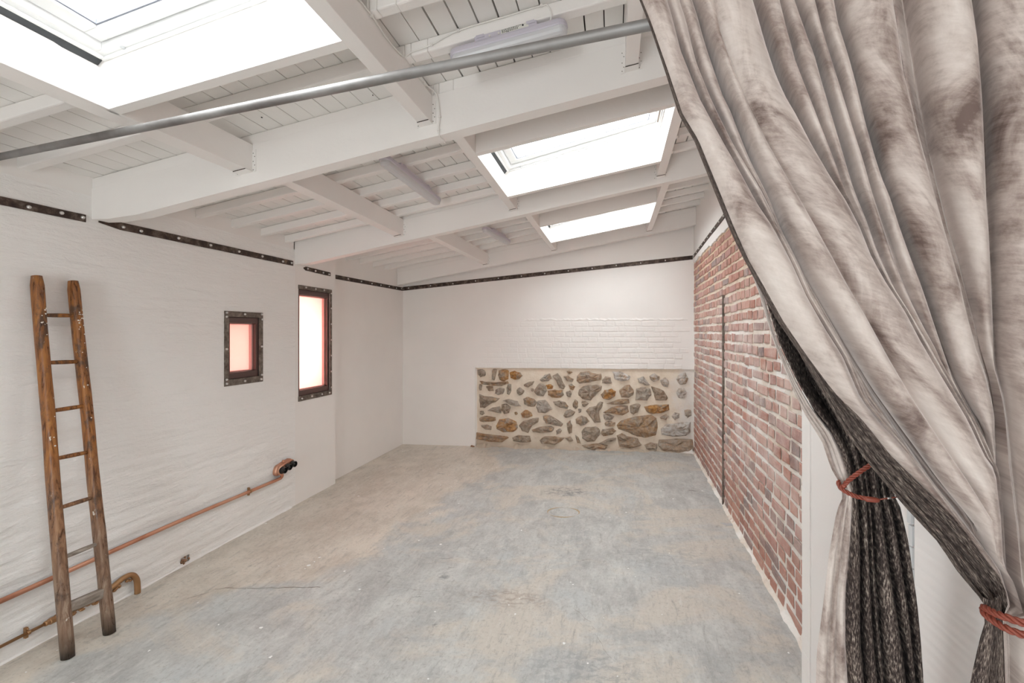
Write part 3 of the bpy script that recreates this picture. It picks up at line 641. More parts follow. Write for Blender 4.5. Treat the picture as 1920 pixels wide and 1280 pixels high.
# ------------------------------------------------------------------ how the two curtains hang: fold creases as (metres along the rod, height, distance in front of the rod line)
FRONT = {
'C1': [(-0.014, 2.342, 0), (0.007, 2.285, 0), (0.05, 2.151, 0), (0.079, 2.058, 0), (0.115, 1.992, 0), (0.154, 1.886, 0), (0.191, 1.786, 0), (0.221, 1.713, 0), (0.247, 1.664, 0), (0.29, 1.578, -0.0002), (0.338, 1.501, -0.003), (0.39, 1.425, -0.0084), (0.441, 1.37, -0.0132), (0.496, 1.295, -0.0204), (0.604, 1.181, -0.03), (0.634, 1.14, -0.0325), (0.665, 1.093, -0.0344), (0.684, 1.069, -0.0349), (0.697, 1.035, -0.035), (0.707, 0.979, -0.035)],
'A': [(0.046, 2.326, 0.004), (0.079, 2.204, 0.004), (0.123, 2.081, 0.004), (0.153, 2.017, 0.004), (0.198, 1.926, 0.004), (0.242, 1.834, 0.004), (0.274, 1.779, 0.004), (0.308, 1.704, 0.004), (0.337, 1.63, 0.004), (0.371, 1.561, 0.0035), (0.404, 1.502, 0.0011), (0.439, 1.413, -0.0054), (0.469, 1.369, -0.0093), (0.505, 1.327, -0.0133), (0.537, 1.287, -0.0171), (0.602, 1.192, -0.0252), (0.663, 1.109, -0.0299), (0.684, 1.078, -0.0307), (0.697, 1.038, -0.031), (0.707, 0.982, -0.031)],
'B': [(0.073, 2.327, -0.006), (0.088, 2.277, -0.006), (0.111, 2.183, -0.006), (0.142, 2.096, -0.006), (0.161, 2.049, -0.006), (0.192, 1.976, -0.006), (0.218, 1.927, -0.006), (0.248, 1.872, -0.006), (0.27, 1.819, -0.006), (0.283, 1.781, -0.006), (0.32, 1.705, -0.006), (0.349, 1.63, -0.006), (0.387, 1.561, -0.0065), (0.419, 1.502, -0.0089), (0.454, 1.412, -0.0155), (0.489, 1.365, -0.0197), (0.523, 1.322, -0.0238), (0.541, 1.294, -0.0264), (0.61, 1.193, -0.0351), (0.67, 1.108, -0.0399), (0.69, 1.076, -0.0408), (0.703, 1.033, -0.041), (0.713, 0.976, -0.041)],
'C': [(0.104, 2.328, -0.016), (0.121, 2.268, -0.016), (0.142, 2.199, -0.016), (0.173, 2.096, -0.016), (0.187, 2.066, -0.016), (0.211, 1.996, -0.016), (0.233, 1.931, -0.016), (0.271, 1.836, -0.016), (0.288, 1.783, -0.016), (0.314, 1.726, -0.016), (0.341, 1.663, -0.016), (0.369, 1.608, -0.016), (0.403, 1.539, -0.0172), (0.43, 1.486, -0.0199), (0.464, 1.422, -0.0246), (0.505, 1.356, -0.0306), (0.544, 1.295, -0.0364), (0.579, 1.239, -0.0414), (0.617, 1.189, -0.0454), (0.675, 1.105, -0.05), (0.696, 1.074, -0.0508), (0.709, 1.028, -0.051), (0.72, 0.971, -0.051)],
'V': [(0.147, 2.29, 0.022), (0.162, 2.213, 0.022), (0.188, 2.129, 0.022), (0.215, 2.054, 0.022), (0.258, 1.956, 0.022), (0.299, 1.871, 0.022), (0.35, 1.769, 0.022), (0.394, 1.675, 0.022), (0.438, 1.587, 0.0219), (0.479, 1.501, 0.019), (0.524, 1.416, 0.0129), (0.574, 1.333, 0.0053), (0.625, 1.251, -0.0024), (0.662, 1.186, -0.0076), (0.676, 1.091, -0.0124), (0.689, 1.047, -0.013), (0.699, 0.992, -0.013)],
'D': [(0.234, 2.301, -0.018), (0.249, 2.246, -0.018), (0.267, 2.174, -0.018), (0.285, 2.112, -0.018), (0.303, 2.065, -0.018), (0.325, 2.019, -0.018), (0.352, 1.958, -0.018), (0.387, 1.884, -0.018), (0.42, 1.824, -0.018), (0.443, 1.772, -0.018), (0.466, 1.704, -0.018), (0.491, 1.65, -0.018), (0.523, 1.591, -0.018), (0.547, 1.539, -0.0192), (0.576, 1.482, -0.0221), (0.605, 1.428, -0.0261), (0.633, 1.375, -0.0308), (0.663, 1.304, -0.0375), (0.681, 1.276, -0.0401), (0.692, 1.189, -0.0474), (0.699, 1.073, -0.0528), (0.712, 1.028, -0.053), (0.722, 0.97, -0.053)],
'E': [(0.285, 2.279, -0.004), (0.304, 2.197, -0.004), (0.318, 2.136, -0.004), (0.338, 2.075, -0.004), (0.359, 2.015, -0.004), (0.383, 1.943, -0.004), (0.406, 1.866, -0.004), (0.43, 1.789, -0.004), (0.456, 1.72, -0.004), (0.488, 1.653, -0.004), (0.52, 1.59, -0.004), (0.545, 1.539, -0.0052), (0.573, 1.483, -0.0081), (0.602, 1.43, -0.012), (0.63, 1.377, -0.0166), (0.66, 1.308, -0.0231), (0.674, 1.28, -0.0258), (0.684, 1.194, -0.0331), (0.692, 1.079, -0.0387), (0.705, 1.035, -0.039), (0.715, 0.978, -0.039)],
'F': [(0.317, 2.282, -0.018), (0.341, 2.203, -0.018), (0.359, 2.142, -0.018), (0.372, 2.085, -0.018), (0.393, 2.005, -0.018), (0.413, 1.927, -0.018), (0.43, 1.857, -0.018), (0.452, 1.791, -0.018), (0.472, 1.722, -0.018), (0.502, 1.643, -0.018), (0.533, 1.585, -0.0181), (0.559, 1.533, -0.0194), (0.587, 1.476, -0.0225), (0.613, 1.425, -0.0264), (0.642, 1.372, -0.0311), (0.669, 1.305, -0.0374), (0.683, 1.276, -0.0401), (0.693, 1.189, -0.0474), (0.701, 1.073, -0.0528), (0.714, 1.028, -0.053), (0.724, 0.971, -0.053)],
'G': [(0.354, 2.264, -0.004), (0.373, 2.183, -0.004), (0.396, 2.096, -0.004), (0.419, 2.006, -0.004), (0.442, 1.918, -0.004), (0.457, 1.853, -0.004), (0.479, 1.768, -0.004), (0.502, 1.685, -0.004), (0.525, 1.619, -0.004), (0.547, 1.565, -0.0044), (0.571, 1.515, -0.0062), (0.59, 1.464, -0.0094), (0.613, 1.416, -0.0131), (0.642, 1.364, -0.0178), (0.663, 1.308, -0.0231), (0.676, 1.28, -0.0258), (0.685, 1.194, -0.0331), (0.694, 1.08, -0.0387), (0.707, 1.035, -0.039), (0.717, 0.979, -0.039)],
'H': [(0.392, 2.266, -0.018), (0.403, 2.203, -0.018), (0.423, 2.126, -0.018), (0.438, 2.06, -0.018), (0.452, 1.99, -0.018), (0.466, 1.928, -0.018), (0.481, 1.87, -0.018), (0.495, 1.829, -0.018), (0.511, 1.769, -0.018), (0.527, 1.715, -0.018), (0.546, 1.653, -0.018), (0.56, 1.604, -0.018), (0.572, 1.561, -0.0185), (0.586, 1.514, -0.0203), (0.604, 1.457, -0.0239), (0.63, 1.398, -0.0287), (0.663, 1.335, -0.0345), (0.674, 1.305, -0.0374), (0.684, 1.276, -0.0401), (0.694, 1.189, -0.0474), (0.703, 1.074, -0.0528), (0.716, 1.028, -0.053), (0.726, 0.971, -0.053)],
'I': [(0.5, 2.24, -0.016), (0.514, 2.127, -0.016), (0.52, 2.079, -0.016), (0.534, 2.014, -0.016), (0.546, 1.947, -0.016), (0.559, 1.891, -0.016), (0.57, 1.835, -0.016), (0.584, 1.77, -0.016), (0.597, 1.715, -0.016), (0.615, 1.643, -0.016), (0.626, 1.582, -0.0161), (0.64, 1.518, -0.0181), (0.658, 1.466, -0.0212), (0.669, 1.42, -0.0248), (0.675, 1.388, -0.0276), (0.682, 1.306, -0.0353), (0.684, 1.277, -0.038), (0.693, 1.19, -0.0454), (0.702, 1.075, -0.0508), (0.715, 1.029, -0.051), (0.726, 0.972, -0.051)],
'I2': [(0.524, 2.245, -0.03), (0.54, 2.131, -0.03), (0.546, 2.067, -0.03), (0.556, 2.003, -0.03), (0.566, 1.939, -0.03), (0.577, 1.883, -0.03), (0.588, 1.827, -0.03), (0.599, 1.77, -0.03), (0.613, 1.717, -0.03), (0.628, 1.644, -0.03), (0.641, 1.582, -0.0301), (0.656, 1.518, -0.0321), (0.671, 1.465, -0.0353), (0.68, 1.418, -0.039), (0.684, 1.386, -0.0418), (0.69, 1.303, -0.0496), (0.693, 1.273, -0.0524), (0.702, 1.185, -0.0597), (0.711, 1.068, -0.0649), (0.724, 1.023, -0.065), (0.734, 0.965, -0.065)],
'J': [(0.63, 2.208, -0.012), (0.639, 2.119, -0.012), (0.647, 1.981, -0.012), (0.651, 1.889, -0.012), (0.657, 1.757, -0.012), (0.663, 1.617, -0.012), (0.666, 1.512, -0.012), (0.668, 1.408, -0.012), (0.671, 1.312, -0.012), (0.672, 1.284, -0.012), (0.673, 1.207, -0.012), (0.675, 1.069, -0.012), (0.683, 1.008, -0.012), (0.687, 0.99, -0.012)],
'L0': [(0.224, 1.703, -0.03), (0.265, 1.624, -0.03), (0.315, 1.531, -0.0315), (0.364, 1.44, -0.0372), (0.418, 1.342, -0.0459), (0.457, 1.282, -0.0516), (0.499, 1.227, -0.0565), (0.54, 1.176, -0.0603), (0.598, 1.11, -0.0638), (0.636, 1.048, -0.065), (0.677, 0.996, -0.065), (0.684, 0.977, -0.065)],
'L1': [(0.226, 1.71, -0.03), (0.276, 1.627, -0.03), (0.331, 1.519, -0.0321), (0.385, 1.426, -0.0383), (0.438, 1.343, -0.0458), (0.48, 1.284, -0.0514), (0.542, 1.206, -0.0582), (0.6, 1.138, -0.0626), (0.652, 1.071, -0.0649), (0.684, 1.021, -0.065), (0.7, 0.991, -0.065), (0.703, 0.975, -0.065)]}
BACK = {
'b0': [(0.236, 1.723), (0.262, 1.645), (0.291, 1.537), (0.331, 1.427), (0.363, 1.353), (0.402, 1.286), (0.42, 1.225), (0.44, 1.188), (0.448, 1.164), (0.433, 1.124), (0.417, 1.022), (0.405, 0.904), (0.39, 0.771), (0.388, 0.693)],
'b1': [(0.244, 1.722), (0.267, 1.658), (0.303, 1.529), (0.347, 1.427), (0.379, 1.367), (0.422, 1.309), (0.444, 1.255), (0.462, 1.19), (0.466, 1.166), (0.465, 1.128), (0.459, 1.029), (0.451, 0.93), (0.451, 0.81), (0.456, 0.709)],
'b2': [(0.301, 1.72), (0.331, 1.656), (0.367, 1.529), (0.396, 1.429), (0.425, 1.369), (0.448, 1.311), (0.463, 1.257), (0.479, 1.192), (0.483, 1.168), (0.484, 1.13), (0.486, 1.032), (0.486, 0.936), (0.486, 0.818), (0.494, 0.718)],
'b3': [(0.355, 1.717), (0.39, 1.654), (0.425, 1.529), (0.448, 1.43), (0.468, 1.371), (0.483, 1.313), (0.494, 1.26), (0.503, 1.194), (0.505, 1.171), (0.509, 1.133), (0.514, 1.037), (0.519, 0.942), (0.527, 0.826), (0.536, 0.727)],
'b4': [(0.425, 1.714), (0.453, 1.653), (0.481, 1.53), (0.492, 1.432), (0.503, 1.373), (0.512, 1.315), (0.517, 1.261), (0.524, 1.196), (0.525, 1.173), (0.53, 1.136), (0.54, 1.04), (0.553, 0.947), (0.568, 0.834), (0.58, 0.738)],
'b5': [(0.514, 1.71), (0.53, 1.65), (0.541, 1.53), (0.541, 1.434), (0.543, 1.375), (0.545, 1.317), (0.547, 1.264), (0.551, 1.199), (0.554, 1.166), (0.569, 1.136), (0.585, 1.059), (0.592, 1.003), (0.602, 0.926), (0.609, 0.838), (0.614, 0.746)]}
CORD = [(0.708, 1.028, 0.05), (0.675, 1.029, 0.055), (0.662, 1.029, 0.05), (0.654, 1.029, 0.045), (0.648, 1.025, 0.03), (0.646, 1.02, 0.012), (0.648, 1.015, -0.004), (0.65, 1.008, -0.01), (0.645, 1.007, 0.006), (0.646, 1.008, 0.02), (0.649, 1.008, 0.032), (0.654, 1.009, 0.045), (0.661, 1.009, 0.052), (0.675, 1.007, 0.055), (0.708, 1.001, 0.05)]
CORD_UP = [(0.516, 1.262, -0.125), (0.494, 1.247, -0.115), (0.471, 1.23, -0.11), (0.449, 1.209, -0.11), (0.441, 1.195, -0.115)]
CORD_LOW = [(0.434, 1.198, -0.13), (0.431, 1.194, -0.12), (0.434, 1.187, -0.112), (0.443, 1.182, -0.106), (0.46, 1.175, -0.104), (0.48, 1.172, -0.104)]
RP = Vector((.082, 1.025, 0)); RD = Vector((.9822, -.1878, 0)); RN = Vector((-.1878, -.9822, 0))
def along(tab, z, c=0):
    """u (c=0) or distance in front (c=2) of a crease at height z (tables run from top to bottom)"""
    if z >= tab[0][1]:
        if c: return tab[0][c]
        p, q = tab[0], tab[1]
        return p[0] + (z - p[1]) * (q[0] - p[0]) / (q[1] - p[1])
    for p, q in zip(tab, tab[1:]):
        if z >= q[1] and p[1] > q[1]: return p[c] + (q[c] - p[c]) * (z - p[1]) / (q[1] - p[1])
    return tab[-1][c]
def hung(u, z, off=0.0):
    p = RP + RD * u + RN * off; return Vector((p.x, p.y, z))
def behind_curtain(x, y, z):
    e = Vector((0, 0, 1.55)); d = Vector((x, y, z)) - e
    t = (RP - Vector((0, 0, 0))).dot(RN) / d.dot(RN)
    p = e + d * t
    if p.z < .95: return False
    return (p - RP).dot(RD) > along(FRONT['C1'] if p.z > 1.72 else FRONT['L0'], p.z) - .01

BR = []
for w, nn in ((.104, 14), (.214, 8)):
    for i in range(nn): BR.append((w, brick_mesh(w, .058, .0065, .0062, 'red_brick', M['brick'], R())))
bricks = []
BAR = 3.965
for r in range(30):
    z = .045 + r * .0815
    if z > 2.46: break
    spans = [(1.93, BAR - .012), (BAR + .016, YB - .005)] if z < 1.89 else [(1.93, YB - .005)]
    for a, b in spans:
        y = a - U(0, .09)
        while y < b - .03:
            head = R() < (.86 if r % 3 else .6)
            w = .104 if head else .214
            if y + w > b: w = b - y; head = w < .16
            if w > .04:
                base, me = random.choice([k for k in BR if (k[0] < .2) == head])
                bricks.append((y + w / 2, z + U(-.004, .004) + .006 * noise.noise(Vector((y * 2, r, 0))), w / base * U(.94, 1.0), U(.92, 1.06), me, U(.55, 1.25)))
            y += w + U(.016, .027)
def cost(b):
    x = xr(b[0]); d = math.hypot(x, b[0]) ** 2 + (b[1] - 1.55) ** 2
    return (1e6 if behind_curtain(x, b[0], b[1]) else 0) + d * d / max(.05, x)
bricks.sort(key=cost)
def place(b):
    return Matrix.Translation((xr(b[0]) + .003, b[0], b[1])) @ Matrix.Rotation(-PI / 2 + ang, 4, 'Z') @ Matrix.Rotation(U(-.02, .02), 4, 'Y') @ Matrix.Diagonal((b[2], b[5], b[3], 1))
for b in bricks[:298]:
    o = bpy.data.objects.new('brick', b[4]); COL.objects.link(o); o.parent = wall_right; o.matrix_local = place(b)
mb = MB(); tv = []
for b in bricks[298:]:
    mx = place(b); mb.add([mx @ v.co for v in b[4].vertices], [tuple(p.vertices) for p in b[4].polygons]); tv += [R()] * len(b[4].vertices)
me = bpy.data.meshes.new('far_brickwork'); me.from_pydata(mb.v, [], mb.f); me.materials.append(M['brick'])
me.attributes.new('tint', 'FLOAT', 'POINT').data.foreach_set('value', tv)
tag(link('far_brickwork', me, None, wall_right), kind='stuff')

# ------------------------------------------------------------------ white pier at the near end of the right wall, rear of the studio
M['combed'] = m = mat('combed_white_plaster', (.875, .84, .825), .6); q = NT(m)
wv = q.n('ShaderNodeTexWave', {'Vector': q.pos((1, .05, 1)), 'Scale': 12.0, 'Distortion': 6.0, 'Detail': 5.0}, bands_direction='Z').outputs['Fac']
q.bump(q.math('ADD', wv, q.noise(q.pos(), 24, 6, .65)), .10, .008)
PX = .83
mb = MB(); mb.box(PX, 1.4, REAR, 1.965, 0, 3.3)
pier = tag(mb.build('pillar', M['pier']), 'pinkish white masonry pier at the end of the brick wall', 'pillar', 'structure')
mb = MB()
zz = frange(0, 3.2, .08)
for a, b in zip(zz, zz[1:]):
    mb.box(PX - .004 - U(0, .002), PX + .01, 1.892 + U(-.002, .002), 1.968 + U(-.0015, .0015), a, b)
mb.build('smooth_edge', M['plaster'], pier)
mb = MB(); mb.box(PX - .006, PX + .01, .35, 1.262, 0, 2.4); mb.build('combed_panel', M['combed'], pier)
mb = MB(); a = None
for i in range(26):
    z = i * .06; mb.box(PX - .007 - U(0, .004), PX + .005, 1.268 + U(-.003, .003), 1.284 + U(-.003, .003), z, z + .055)
mb.build('rough_joint', mat('pale_grey_filler', (.66, .67, .68), .9), pier)
mb = MB(); wall_rects2 = minus(-3.1, 1.4, 0, 3.3, [(-1.45, -.55, 0, 2.1)])
for a, b, c, d in wall_rects2: mb.box(a, b, REAR - .2, REAR, c, d)
tag(mb.build('wall_rear', M['plaster']), 'white wall behind the viewer around an added glazed door', 'wall', 'structure')
door = empty('added_fill_door', (-1, REAR - .1, 0)); tag(door, 'added unseen glazed door that lets fill daylight in from behind', 'door', 'structure')  # unseen door, added behind the viewer to give frontal fill daylight
mb = MB()
for x in (-.45, .39): mb.box(x, x + .06, -.03, .03, 0, 2.1)
for z in (0, 2.04): mb.box(-.45, .45, -.03, .03, z, z + .06)
mb.build('door_frame', M['frame'], door)
MB().box(-.40, .40, -.004, .004, .05, 2.05).build('pane', M['glass'], door)

# ------------------------------------------------------------------ ceiling: felt, planks, battens, beams, joists
OPEN = [(-1.92, -.965, .69, 1.435), (-.815, .352, 2.51, 3.24), (-.74, .42, 4.275, 5.04)]
CUT = [(a - .05, b + .022, c - .022, d + .022) for a, b, c, d in OPEN]
BAYS = [REAR, .5, 2.105, 3.605, YB + .02]
mb = MB()
for y0, y1 in zip(BAYS, BAYS[1:]):
    for a, b, c, d in minus(-3.1, 1.4, y0, y1, CUT): mb.hexz(a, b, c, d, SO(.088), SO(.12))
ceiling = tag(mb.build('ceiling', M['dark_gap']), 'sloping white boarded roof on painted timber beams', 'ceiling', 'structure')
x = -2.96; pw = .0885
while x < 1.15:
    for y0, y1 in zip(BAYS, BAYS[1:]):
        g = U(.005, .0085) if x > -.9 else U(.003, .0055)
        dz = U(-.0015, .0015)
        for a, b, c, d in minus(x, x + pw - g, y0, y1 - .002, CUT):
            if b - a > .006: MB().hexz(a, b, c, d, SO(.06 + dz), SO(.082)).build('plank', M['plank'], ceiling)
    x += pw
def beam(y, t, bot, prof):
    mb = MB(); x0, x1 = -2.92, 1.25
    n = 24; xs = [x0 + (x1 - x0) * i / n for i in range(n + 1)]
    lo = [max(S(v, y) + bot, prof) + .0025 * noise.noise(Vector((v * 3, y, 0))) for v in xs]
    hi = [S(v, y) for v in xs]
    for a in range(n):
        mb.hexa([(xs[a], y, lo[a]), (xs[a + 1], y, lo[a + 1]), (xs[a + 1], y + t, lo[a + 1]), (xs[a], y + t, lo[a]),
                 (xs[a], y, hi[a]), (xs[a + 1], y, hi[a + 1]), (xs[a + 1], y + t, hi[a + 1]), (xs[a], y + t, hi[a])])
    bm_me = mb.mesh('beam', M['wood'])
    bm = bmesh.new(); bm.from_mesh(bm_me); bmesh.ops.remove_doubles(bm, verts=bm.verts, dist=1e-4)
    seen = {}
    for f in bm.faces:
        k = tuple(sorted(v.index for v in f.verts)); seen.setdefault(k, []).append(f)
    bmesh.ops.delete(bm, geom=[f for l in seen.values() if len(l) > 1 for f in l], context='FACES_ONLY')
    bm.to_mesh(bm_me); bm.free()
    return link('beam', bm_me, None, ceiling)
BEAMS = [beam(2.07, .075, -.208, 2.175), beam(3.57, .075, -.191, 2.165), beam(5.53, .075, -.173, 2.19)]
beam(.42, .075, -.2, 2.1)
JO = [[(-1.995, -1.925), (-.966, -.908), (.056, .118)], [(-1.89, -1.826), (-.87, -.815), (.352, .42)], [(-1.712, -1.652), (-.795, -.74), (.42, .488)]]
JY = [(.49, 2.07), (2.145, 3.57), (3.645, 5.53)]
for k in range(3):
    nh = MB()
    for (a, b) in JO[k]:
        y0, y1 = JY[k]
        skew = .05 if (k == 0 and a < -1.5) else (0 if a > 0 or k else 0)
        mb = MB(); f0, f1 = SO(-.14), SO(0)
        q4 = [(a, y0), (b, y0), (b + skew * .7, y1), (a + skew * .7, y1)]
        mb.hexa([(x, y, f0(x, y)) for x, y in q4] + [(x, y, f1(x, y)) for x, y in q4])
        mb.build('joist', M['wood'], ceiling, bevel=.0025)
        ha, hb = a + skew * .7, b + skew * .7
        hg = MB()
        for x0, x1 in ((ha - .020, ha), (hb, hb + .020)):
            hg.hexz(x0, x1, y1 - .0035, y1 - .0005, SO(-.145), SO(-.03))
            for j in range(5):
                xx = (x0 + x1) / 2 + (.004 if j % 2 else -.004); zz = S(xx, y1) - .135 + j * .022 + U(-.004, .004)
                nh.box(xx - .0018, xx + .0018, y1 - .0045, y1 - .003, zz - .0018, zz + .0018)
        hg.hexz(ha - .003, hb + .003, y1 - .045, y1, SO(-.1435), SO(-.1405))
        hg.build('joist_hanger', M['wood'], BEAMS[k])
        nh.hexz(ha, hb, y1 - .047, y1 - .0455, SO(-.144), SO(-.141))
    o = nh.build('nail_holes', M['hole'], BEAMS[k]); o['kind'] = 'stuff'
for (x0, x1, y0, y1) in OPEN:
    MB().hexz(x0, x1, y1, y1 + .042, SO(-.14), SO(0)).build('header_board', M['board'], ceiling, bevel=.002)
    MB().hexz(x0, x1, y0 - .042, y0, SO(-.14), SO(0)).build('header_board', M['wood'], ceiling, bevel=.002)
holes = [(a - .06, b + .06, c - .043, d + .043) for a, b, c, d in OPEN]
for y, w in ((-1.9, .045), (-1.3, .045), (-.7, .045), (-.1, .045), (.44, .05), (.62, .045), (.92, .045), (1.21, .045), (1.505, .045), (1.775, .05), (2.073, .05), (2.40, .045), (2.655, .045), (2.93, .045), (3.20, .045), (3.455, .045), (3.572, .05),
             (3.87, .05), (4.14, .05), (4.41, .05), (4.68, .05), (4.95, .05), (5.22, .05), (5.532, .05)):
    for a, b, c, d in minus(-2.94, 1.12, y, y + w, holes):
        if d - c > w * .9:
            dz = U(-.003, .002)
            MB().hexz(a, b, c, d, SO(dz), SO(.0585)).build('batten', M['wood'], ceiling, bevel=.006)
for x, y, r in ((.062 - .035, 1.60, .010), (-.55, 1.93, .010), (-1.75, 1.97, .004), (-1.2, 2.03, .003)):
    z = S(x, y) + .056
    MB().lathe((x, y, z), (0, 0, 1), [(r, 0), (r * .6, .003)], 14).build('knot_hole', M['dark_gap'], ceiling)

# ------------------------------------------------------------------ roof windows
SKY = [('first', .27, 'large roof window with a clear pane, above the ladder side'), ('second', .252, 'middle roof window with white lined shaft, above the room centre'), ('third', .24, 'small looking roof window nearest the stone end wall')]
for k, ((x0, x1, y0, y1), (nm, sl, lab)) in enumerate(zip(OPEN, SKY)):
    yc = (y0 + y1) / 2; zl = S(x0, yc) + .052
    F = lambda x, y, zl=zl, x0=x0, sl=sl: zl + sl * (x - x0)
    FO = lambda o: (lambda x, y: F(x, y) + o)
    win = empty('window_%d' % (k + 1), (0, 0, 0)); tag(win, lab, 'roof window', 'structure')
    MB().hexz(x0 - .05, x1 + .03, y1, y1 + .022, SO(.001), FO(.06)).build('lining_board', M['board'], win)
    MB().hexz(x0 - .05, x1 + .03, y0 - .022, y0, SO(.001), FO(.06)).build('lining_board', M['board'], win)
    MB().hexz(x1, x1 + .022, y0, y1, SO(.001), FO(.06)).build('lining_board', M['board'], win)
    MB().hexz(x0 - .05, x0 - .03, y0, y1, SO(.001), SO(.04)).build('lining_board', M['plaster'], win)
    # limp grey membrane between frame and the low side
    mb = MB(); ny = 14; P = []
    for i in range(ny + 1):
        y = y0 + (y1 - y0) * i / ny; s = .012 * noise.noise(Vector((y * 6, k, 0))) - (.018 if i > ny - 3 else 0)
        P.append([(x0 - .055, y, F(x0, y) + .06), (x0 - .035 + s * .5, y, S(x0, y) + .034 + s), (x0 - .003, y, F(x0, y) + .004)])
    for a, b in zip(P, P[1:]): mb.add(a + b, [(0, 1, 4, 3), (1, 2, 5, 4)])
    mb.build('membrane', M['membrane'], win)
    def ring(mb, ix, iy, w, o0, o1):
        a, b, c, d = x0 + ix, x1 - ix, y0 + iy, y1 - iy
        for r in ((a, b, c, c + w), (a, b, d - w, d), (a, a + w, c + w, d - w), (b - w, b, c + w, d - w)): mb.hexz(*r, FO(o0), FO(o1))
        return mb
    fr = ring(MB(), .001, .001, .036, 0, .075)
    ring(fr, .001, .001, .012, -.010, .002)
    fro = fr.build('outer_frame', M['frame'], win, bevel=.003)
    ring(MB(), .042, .042, .052, .022, .075).build('sash', M['frame'], win, bevel=.004)
    ring(MB(), .094, .094, .006, .030, .045).build('gasket', mat('grey_gasket', (.22, .23, .27), .5), win)
    MB().hexz(x0 + .093, x1 - .093, y0 + .093, y1 - .093, FO(.046), FO(.052)).build('pane', M['glass'], win)
    MB().hexz(x1 - .036, x1 - .028, y0 + .10, y1 - .10, FO(-.012), FO(0)).build('vent_slot', M['steel'], win)
    for sx in (x0 + .10,):
        MB().lathe((sx, y1 - .018, F(sx, yc) - .004), (0, 0, 1), [(.007, 0), (.009, .006)], 12).build('screw_cap', M['zinc'], win)

# ------------------------------------------------------------------ windows in the left wall
def side_window(n, lab, outer, inner, bars, bolts, left):
    o = empty('window_%d' % n, (XL, (outer[0] + outer[1]) / 2, (outer[2] + outer[3]) / 2)); tag(o, lab, 'window', 'structure')
    c = o.location
    def B(x0, x1, y0, y1, z0, z1): return MB().box(x0 - c.x, x1 - c.x, y0 - c.y, y1 - c.y, z0 - c.z, z1 - c.z)
    a, b, lo, hi = inner; A, Bq, LO, HI = outer
    B(XL - .004, XL + .006, A, Bq, hi, HI).build('steel_flange', M['steel'], o, bevel=.001)
    B(XL - .004, XL + .006, A, Bq, LO, lo).build('steel_flange', M['steel'], o, bevel=.001)
    B(XL - .004, XL + .006, b, Bq, lo, hi).build('steel_flange', M['steel'], o, bevel=.001)
    if left: B(XL - .004, XL + .006, A, a, lo, hi).build('steel_flange', M['steel'], o, bevel=.001)
    # dark reveal, brown frame, glazing bead, pane
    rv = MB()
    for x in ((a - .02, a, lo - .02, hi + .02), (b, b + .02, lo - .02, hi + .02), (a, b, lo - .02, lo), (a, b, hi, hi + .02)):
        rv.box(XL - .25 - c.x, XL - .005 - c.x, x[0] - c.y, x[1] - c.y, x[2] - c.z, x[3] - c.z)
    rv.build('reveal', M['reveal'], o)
    w = bars
    fr = MB(); X0, X1 = XL - .06 - c.x, XL - .010 - c.x
    for q4 in ((a, b, hi - w, hi), (a, b, lo, lo + w), (a, a + w * .55, lo + w, hi - w), (b - w * .5, b, lo + w, hi - w)):
        fr.box(X0, X1, q4[0] - c.y, q4[1] - c.y, q4[2] - c.z, q4[3] - c.z)
    fr.build('frame', M['winframe'], o, bevel=.004)
    bd = MB(); X0, X1 = XL - .072 - c.x, XL - .035 - c.x
    y0, y1, z0, z1 = a + w * .55, b - w * .5, lo + w, hi - w
    for q4 in ((y0, y1, z1 - .008, z1), (y0, y1, z0, z0 + .008), (y1 - .012, y1, z0, z1), (y0, y0 + .008, z0, z1)):
        bd.box(X0, X1, q4[0] - c.y, q4[1] - c.y, q4[2] - c.z, q4[3] - c.z)
    bd.build('glazing_bead', M['bead'], o)
    B(XL - .062, XL - .057, y0, y1, z0, z1).build('pane', M['frosted'], o)
    bm_ = MB().lathe((0, 0, 0), (1, 0, 0), [(.0085, 0), (.0085, .004), (.007, .008), (.002, .0095)], 10).mesh('bolt', M['bolt'], smooth=True)
    for y, z in bolts:
        k = bpy.data.objects.new('bolt', bm_); COL.objects.link(k); k.parent = o; k.location = (.006, y - c.y, z - c.z)
side_window(4, 'small square brown framed window bolted in a steel surround', (2.87, 3.215, 1.155, 1.713), (2.904, 3.183, 1.203, 1.672), .047,
            [(2.885, 1.70), (3.04, 1.695), (3.20, 1.70), (3.205, 1.66), (3.20, 1.44), (3.20, 1.21), (3.195, 1.175), (3.04, 1.178), (2.885, 1.175), (2.884, 1.205), (2.884, 1.43), (2.884, 1.67)], True)
side_window(5, 'tall narrow brown framed window bolted in a steel surround', (3.612, 4.072, .926, 1.988), (3.614, 4.046, .972, 1.951), .05,
            [(3.70, 1.972), (3.83, 1.972), (3.95, 1.972), (4.06, 1.95)] + [(4.061, z) for z in (1.80, 1.64, 1.48, 1.32, 1.16, 1.0)] + [(4.03, .95), (3.92, .95), (3.78, .95), (3.65, .948)], False)
mb = MB(); mb.box(-4.4, -4.2, 1.0, 6.0, -1.5, 3.2)
tag(mb.build('wall_outside', M['out_wall']), 'pale pink rendered wall across the light well', 'wall', 'structure')

